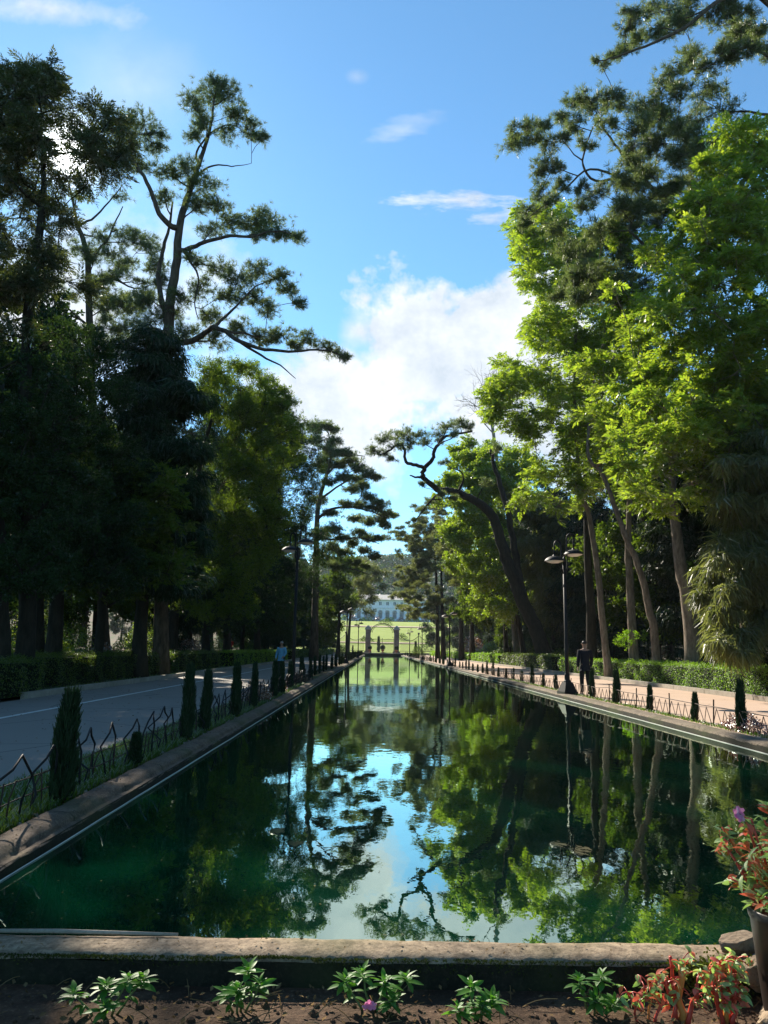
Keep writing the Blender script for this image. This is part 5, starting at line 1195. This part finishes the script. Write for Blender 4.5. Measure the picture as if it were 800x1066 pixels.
def impatiens(px, py, width_px, label, stems, flw=None, mat='impatiens', z0=-.125):
    g = G(px, py, z0); Yc = g.y; root = empty('impatiens_seedling', (g.x, g.y-.02, z0)); root.scale = (.92, .92, .78); tag(root, label, 'seedling', 'impatiens seedlings in the bed')
    W_ = width_px*Yc/F; lf = MB(); sm_ = MB(); fl = MB()
    for (dx, dy_, h) in stems:
        top = np.array([dx*W_, dy_*W_, h]); b0 = np.array([dx*W_*.35, dy_*W_*.3, -.01]); sp_ = bez(b0, top, .01, 5, .004); sm_.tube(sp_, [.006, .0055, .005, .0045, .004], 6)
        nl = 17; a0 = rng.uniform(0, 6.28)
        for i in range(nl):
            lvl = i//6; a = a0+i*2.4+rng.normal()*.2; L = (.062+.03*rng.uniform())*(1-.12*lvl) if i < 13 else .035
            put_leaf(lf, top-np.array([0, 0, .02-.014*lvl]), a, .25+.35*lvl+rng.normal()*.2, L, L*.36, rng.normal()*.3, .35)
        for i in range(4):
            q = sp_[2+i % 2]; put_leaf(lf, q, rng.uniform(0, 6.28), .1+rng.normal()*.2, .06, .024, 0, .35)
    lf.build('foliage', M[mat], root, smooth=True); sm_.build('stem', M['stem_green'], root, smooth=True)
    if flw:
        for (dx, dy_, z) in flw:
            for k in range(3): flower(fl, (dx*W_+rng.normal()*.008, dy_*W_, z+rng.normal()*.01), .022, (rng.normal()*.3, -1, .3+rng.normal()*.3))
        fl.build('flower', M['petal'], root)
    return root
impatiens(110, 1054, 100, 'leafy green seedling furthest left in the soil bed, with spreading leaves', [(-.32, 0, .10), (-.02, .05, .13), (.22, .02, .17), (.05, -.15, .07), (.34, .1, .15)])
impatiens(248, 1050, 75, 'upright green seedling, second from the left in the soil bed', [(-.15, 0, .09), (.12, .06, .19), (.02, -.1, .12), (.3, 0, .13)])
impatiens(388, 1049, 96, 'green seedling bearing the pink flower in the middle of the bed', [(-.3, .05, .13), (-.12, .1, .16), (.12, 0, .14), (.36, .05, .15), (.2, -.1, .07)], [(-.04, -.25, .08)])
impatiens(494, 1058, 62, 'green seedling with a star-shaped leaf whorl, immediately right of the flowering one', [(-.05, .05, .15), (-.3, -.1, .06), (.28, -.05, .10), (.12, -.1, .08)])
impatiens(617, 1052, 66, 'green seedling nearest the red-stemmed plants at the right of the bed', [(-.2, .05, .15), (.15, .05, .17), (.0, -.1, .08), (.3, -.1, .06)])

# red-stemmed plants at the lower right
def red_plant(px, py, label, stems, leafy=1.0, name='red_stemmed_plant'):
    g = G(px, py, -.125); root = empty(name, (g.x, g.y, -.125)); tag(root, label, 'plant', 'red-stemmed plants in the bed')
    s1 = MB(); s2 = MB(); lf = MB(); lr = MB()
    for i, (dx, dy_, h, r) in enumerate(stems):
        top = np.array([dx, dy_, h]); sp_ = bez((dx*.4, dy_*.4, -.02), top, 0, 6, .006); (s1 if i % 3 != 1 else s2).tube(sp_, np.linspace(r*.95, r*.7, 6), 8)
        for k in range(int(9*leafy)):
            a = rng.uniform(0, 6.28); q = sp_[rng.integers(3, 6)]; e = q+np.array([math.cos(a)*.05, math.sin(a)*.05, rng.uniform(-.02, .05)])
            s1.tube(bez(q, e, .02, 4), [.0035, .003, .0025, .002], 4)
            for j in range(3): put_leaf(lr if j == 2 else lf, e, a+rng.normal()*.9, rng.normal()*.5, rng.uniform(.02, .05), .018, rng.normal()*.6, .5)
    s1.build('stem', M['stem_red'], root, smooth=True)
    if s2.n: s2.build('stem', M['stem_orange'], root, smooth=True)
    lf.build('foliage', M['potgreen'], root, smooth=True); lr.build('young_leaves', M['potred'], root, smooth=True)
red_plant(672, 1062, 'short red-stemmed plant with sparse curling leaves, left of the cut stems', [(-.06, 0, .10, .006), (.03, .02, .12, .006), (.09, 0, .08, .007)], 1.0)
red_plant(708, 1064, 'thick cut red and orange stems rising from the soil, tallest of the group', [(-.02, .02, .24, .010), (.015, 0, .22, .017), (.07, -.02, .15, .012), (-.05, 0, .16, .008)], .9)
red_plant(758, 1064, 'fat orange-red stems under a clump of yellow-green leaves beside the pot', [(-.05, 0, .17, .013), (.0, .02, .21, .013), (.06, .03, .22, .014), (.03, -.02, .15, .012), (-.02, .03, .18, .01)], 2.6)
g = G(735, 996, 0.0)
mb = MB(); n = 1500; p = np.stack([g.x+rng.normal(size=n)*.09, 3.69+rng.normal(size=n)*.025, -.045+rng.normal(size=n)*.035], -1); quads_on(p, np.tile(np.array([0, -1.0, .5]), (n, 1)), .018, mb, .8)
tag(mb.build('moss_cushion', leaf_mat('yellow moss', (.05, .06, .015), (.10, .11, .02), (.16, .16, .04), .2, gloss=0)), 'yellow-green moss cushion on the pool wall beside the broken stones', 'moss', kind='stuff')
# stones on the wall and under the pot
def rock(name, loc, dim, label, mat, seed, rz=0):
    bm = bmesh.new(); bmesh.ops.create_icosphere(bm, subdivisions=4, radius=1.0); r = np.random.default_rng(seed); dirs = r.normal(size=(14, 3)); dirs /= np.linalg.norm(dirs, axis=1)[:, None]; off = r.uniform(.55, .85, 14)
    for v in bm.verts:
        p = np.array(v.co)
        for d, o in zip(dirs, off):
            k = p@d-o
            if k > 0: p = p-d*k*.95
        p = p*(1+.02*math.sin(p[0]*17+seed)*math.sin(p[1]*19)+.012*math.sin(p[2]*37)); v.co = Vector(p*np.array(dim))
    me = D.meshes.new(name); bm.to_mesh(me); bm.free(); me.materials.append(mat)
    o = D.objects.new(name, me); COL.objects.link(o); o.location = loc; o.rotation_euler = (0, 0, rz); tag(o, label, 'stone', 'stones by the flower pot'); return o
M['rock'] = concrete('split stone', (0.22, 0.16, 0.11), (0.36, 0.28, 0.20), (0.14, .10, .07), 9, .1)
g = G(762, 968, .05)
rock('stone', (g.x, 3.84, .035), (.17, .09, .065), 'flat split pale stone lying on top of the wall behind the pot', M['rock'], 4, .2)
rock('stone', (g.x+.02, 3.70, -.03), (.15, .07, .10), 'darker broken stone wedged at the wall corner just below the flat one', M['rock'], 9, .5)
g = G(806, 1052, -.08)
rock('stone', (g.x+.06, g.y+.02, -.13), (.16, .14, .12), 'warm brown boulder under the flower pot at the lower right corner', M['rock'], 12, 1.0)
# the pot and its plant
M['pot'] = plain('dark plastic pot', (0.035, 0.025, 0.022), .42, .5, nscale=9, amp=.5, bump=.3, bd=.004)
pc = G(833, 1058, -.10); 
root = empty('flower_pot', (pc.x, pc.y, -.10)); tag(root, 'dark plastic pot at the right edge holding a red-stemmed variegated plant', 'pot')
m = MB(); m.lathe([(.001, 0), (.13, 0), (.135, .01), (.165, .36), (.172, .37), (.175, .405), (.168, .41), (.160, .40), (.155, .37), (.001, .365)], k=28); m.build('pot_body', M['pot'], root, smooth=True)
lf = MB(); lr = MB(); s1 = MB(); s2 = MB(); fl = MB()
for i in range(80):
    a = rng.uniform(0, 6.28); rr = rng.uniform(.02, .26)*(1.0); h = .40+rng.uniform(.10, .46)*(1-.35*(rr/.26)**2)
    top = np.array([rr*math.cos(a)*1.05-.02, rr*math.sin(a), h]); sp_ = bez((rr*math.cos(a)*.3, rr*math.sin(a)*.3, .35), top, .02, 6, .008)
    (s1 if i % 3 else s2).tube(sp_, np.linspace(.0095, .004, 6), 7)
    for k in range(12):
        q = sp_[-1]-np.array([0, 0, rng.uniform(0, .05)])+rng.normal(size=3)*.006
        put_leaf(lr if (k % 3 == 0) else lf, q, rng.uniform(0, 6.28), .35+rng.normal()*.45, rng.uniform(.03, .07), rng.uniform(.014, .024), rng.normal()*.6, .5)
    for k in range(4):
        q = sp_[rng.integers(2, 5)]; put_leaf(lf, q, rng.uniform(0, 6.28), .1+rng.normal()*.3, rng.uniform(.05, .09), .026, rng.normal()*.4, .5)
plr = empty('potted_plant', (pc.x, pc.y, -.10)); tag(plr, 'bushy variegated plant with red stems and one pink flower, in the pot', 'plant')
lf.build('foliage', M['potgreen'], plr, smooth=True); lr.build('young_leaves', M['potred'], plr, smooth=True); s1.build('stem', M['stem_red'], plr, smooth=True); s2.build('stem', M['stem_orange'], plr, smooth=True)
fp = np.array(P(770, 847, pc.y))-np.array([pc.x, pc.y, -.10])
for k in range(4): flower(fl, fp+rng.normal(size=3)*.008, .024, (rng.normal()*.4, -1, .4+rng.normal()*.3))
s3 = MB(); s3.tube(bez(fp*np.array([.6, .6, .9]), fp, .0, 4), .003, 5); s3.build('flower_stalk', M['stem_green'], plr)
fl.build('flower', M['petal'], plr)
# sapling by the hedge
b = foot(660, 40.0)
tr = trunk_px([(660, 690), (659, 675), (657, 664)], 40.0, .03, .015, m=3, z0=b[2])
wood, leaf = grow(tr, [], cl_list([(648, 664, 7), (660, 659, 7), (668, 661, 6), (654, 669, 7), (642, 668, 5)], 40, .4, .45), 'simple', .7, twigs=14)
tree_obj('sapling', b, wood, leaf, M['bark_pale'], M['hedge'], 'thin young sapling with pale sunlit leaves just above the right hedge', None)

# ------------------------------------------------------------------ people
def skin_mesh(verts, radii, edges, root=0, sub=2):
    me = D.meshes.new('tmp'); me.from_pydata([tuple(v) for v in verts], edges, []); o = D.objects.new('tmp', me); COL.objects.link(o)
    md = o.modifiers.new('s', 'SKIN'); md.use_smooth_shade = True
    for i, sv in enumerate(me.skin_vertices[0].data):
        r = radii[i]; sv.radius = (r, r) if np.isscalar(r) else r; sv.use_root = (i == root)
    s2 = o.modifiers.new('u', 'SUBSURF'); s2.levels = sub; s2.render_levels = sub
    dg = bpy.context.evaluated_depsgraph_get(); out = D.meshes.new_from_object(o.evaluated_get(dg)); D.objects.remove(o); D.meshes.remove(me)
    return out
def person(loc, rz, label, H, joints, mats, hair_short=True):
    """joints: dict name -> (x,y,z) for a 1.75 m figure facing +Y"""
    J = {k: np.array(v, float) for k, v in joints.items()}; s = H/1.75
    root = empty('person', loc, rz); root.scale = (s, s, s); tag(root, label, 'person')
    names = []; vs = []; rs_ = []; ed = []
    def add(n, p, r, par=None):
        names.append(n); vs.append(p); rs_.append(r)
        if par is not None: ed.append((names.index(par), len(vs)-1))
    add('pelvis', J['pelvis'], (.155, .11)); add('waist', (J['pelvis']+J['chest'])/2, (.14, .10), 'pelvis'); add('chest', J['chest'], (.165, .115), 'waist')
    add('collar', (J['chest']*.3+J['neck']*.7), (.10, .075), 'chest'); add('neck', J['neck'], .052, 'collar'); add('chin', J['head']-[0, 0, .075], .055, 'neck'); add('head', J['head'], (.078, .092), 'chin'); add('crown', J['head']+[0, 0, .085], (.055, .062), 'head')
    add('nose', J['head']+[0, .105, -.01], .012, 'head')
    for sd_, q in (('l', -1), ('r', 1)):
        add('hip'+sd_, J['pelvis']+[q*.09, 0, -.06], .095, 'pelvis'); add('knee'+sd_, J['knee'+sd_], .058, 'hip'+sd_); add('calf'+sd_, J['knee'+sd_]*.6+J['ank'+sd_]*.4, .054, 'knee'+sd_); add('ank'+sd_, J['ank'+sd_], .038, 'calf'+sd_); add('toe'+sd_, J['ank'+sd_]+[0, .15, -.045], (.04, .025), 'ank'+sd_)
        add('sh'+sd_, J['neck']+[q*.175, 0, -.085], .062, 'collar'); add('elb'+sd_, J['elb'+sd_], .043, 'sh'+sd_); add('wr'+sd_, J['wr'+sd_], .028, 'elb'+sd_)
        d = J['wr'+sd_]-J['elb'+sd_]; d /= np.linalg.norm(d); side = np.array([0, 1.0, 0]); add('palm'+sd_, J['wr'+sd_]+d*.06, (.022, .036), 'wr'+sd_)
        for f_ in range(4): 
            o_ = side*(.027-.018*f_); add('k%d' % f_+sd_, J['wr'+sd_]+d*.10+o_, .009, 'palm'+sd_); add('t%d' % f_+sd_, J['wr'+sd_]+d*(.165-.006*abs(f_-1.3))+o_*1.1+np.array([-q*.02, 0, 0]), .0075, 'k%d' % f_+sd_)
        add('th'+sd_, J['wr'+sd_]+d*.085+side*.055, .009, 'wr'+sd_)
    body = skin_mesh(vs, rs_, ed); body.materials.append(mats['skin']); o = D.objects.new('body', body); COL.objects.link(o); o.parent = root
    def part(nm, keep, grow_, mat, extra=None):
        idx = [names.index(k) for k in keep]; mp = {a: i for i, a in enumerate(idx)}
        e2 = [(mp[a], mp[b]) for a, b in ed if a in mp and b in mp]
        r2 = [tuple(np.array(rs_[a])+grow_) if not np.isscalar(rs_[a]) else rs_[a]+grow_ for a in idx]
        vv = [vs[a] for a in idx]
        if extra: vv.append(extra[0]); r2.append(extra[1]); e2.append((0, len(vv)-1))
        me = skin_mesh(vv, r2, e2); me.materials.append(mat); p = D.objects.new(nm, me); COL.objects.link(p); p.parent = root
    part('jacket', ['pelvis', 'waist', 'chest', 'collar', 'shl', 'elbl', 'wrl', 'shr', 'elbr', 'wrr'], .018, mats['top'], (J['pelvis']-np.array([0, 0, .10]), (.165, .125)))
    part('trousers', ['pelvis', 'hipl', 'kneel', 'calfl', 'ankl', 'hipr', 'kneer', 'calfr', 'ankr'], .014, mats['legs'], (J['pelvis']+np.array([0, 0, .12]), (.145, .105)))
    for sd_ in 'lr':
        me = skin_mesh([J['ank'+sd_]+[0, -.04, -.04], J['ank'+sd_]+[0, .06, -.045], J['ank'+sd_]+[0, .17, -.055]], [.045, .042, (.042, .026)], [(0, 1), (1, 2)]); me.materials.append(mats['shoe']); p = D.objects.new('shoe', me); COL.objects.link(p); p.parent = root
    me = skin_mesh([J['head']+[0, -.025, -.02], J['head']+[0, -.015, .04], J['head']+[0, .0, .082]], [(.084, .085), (.088, .095), (.07, .075)], [(0, 1), (1, 2)]); me.materials.append(mats['hair']); p = D.objects.new('hair', me); COL.objects.link(p); p.parent = root
    for q in (-1, 1):
        m = MB(); m.lathe([(.001, .02), (.016, .012), (.02, 0), (.014, -.02), (.001, -.024)], k=8); e = m.build('ear', mats['skin'], root, smooth=True); e.location = J['head']+[q*.082, 0, -.01]
        m = MB(); m.lathe([(.001, .011), (.008, .007), (.011, 0), (.008, -.007), (.001, -.011)], k=8); e = m.build('eye', M['glass'], root, smooth=True); e.location = J['head']+[q*.032, .083, .01]
    return root
M['skin'] = plain('skin', (0.30, 0.17, 0.11), .55, .4, nscale=12, amp=.08, bump=.02)
M['hair'] = plain('black hair', (0.012, 0.010, 0.009), .5, .4, nscale=50, amp=.4)
def cloth(n, c): return plain(n, c, .85, .15, nscale=14, amp=.25, bump=.3, bd=.01)
base = {'pelvis': (0, 0, .93), 'chest': (0, .01, 1.27), 'neck': (0, .0, 1.47), 'head': (0, .02, 1.63)}
walk = dict(base, kneel=(-.085, .10, .52), ankl=(-.07, .12, .10), kneer=(.085, .0, .50), ankr=(.07, -.20, .14), elbl=(-.235, -.07, 1.14), wrl=(-.235, .0, .89), elbr=(.235, .02, 1.14), wrr=(.23, .12, .90))
g = G(606, 725, .0)
person((6.72, 24.7, 0.0), rad(5), 'person in a dark suit walking away along the pink path by the right fence', 1.76, walk, dict(skin=M['skin'], top=cloth('black jacket', (.012, .013, .018)), legs=cloth('black trousers', (.012, .012, .015)), shoe=M['iron'], hair=M['hair']))
stand = dict(base, kneel=(-.10, .05, .50), ankl=(-.11, .0, .09), kneer=(.10, .02, .50), ankr=(.11, -.03, .09), elbl=(-.26, .02, 1.15), wrl=(-.20, .2, .98), elbr=(.27, -.02, 1.13), wrr=(.27, .05, .88))
q = P(293.5, 675, 36.0)
person((q.x, 36.0, 0.0), rad(160), 'person in a light blue top standing on the road behind the left cypresses', 1.66, stand, dict(skin=M['skin'], top=cloth('light blue top', (.12, .30, .45)), legs=cloth('dark trousers', (.02, .022, .03)), shoe=M['iron'], hair=cloth('grey cap', (.25, .28, .30))))
q = P(261, 675, 62.0)
person((q.x-1.6, 62.0, .35), rad(150), 'person in a red top behind the sunlit left hedge', 1.72, stand, dict(skin=M['skin'], top=cloth('red top', (.42, .03, .02)), legs=cloth('dark jeans', (.02, .022, .03)), shoe=M['iron'], hair=M['hair']))
scene.view_settings.exposure = 1.2
# ------------------------------------------------------------------ the air
hz = MB(); hz.box((0, 330, 35), (760, 800, 100)); 
t = NT('haze'); pv = t.n('ShaderNodeVolumePrincipled'); pv.inputs['Color'].default_value = (0.86, 0.93, 1.0, 1); pv.inputs['Density'].default_value = 0.00016; pv.inputs['Anisotropy'].default_value = 0.0
t.l(pv.outputs[0], t.out.inputs['Volume'])
tag(hz.build('haze', t.m), 'thin pale haze filling the avenue', 'haze', kind='stuff')

cy.use_denoising = True; cy.denoiser = 'OPENIMAGEDENOISE'; cy.adaptive_threshold = 0.01
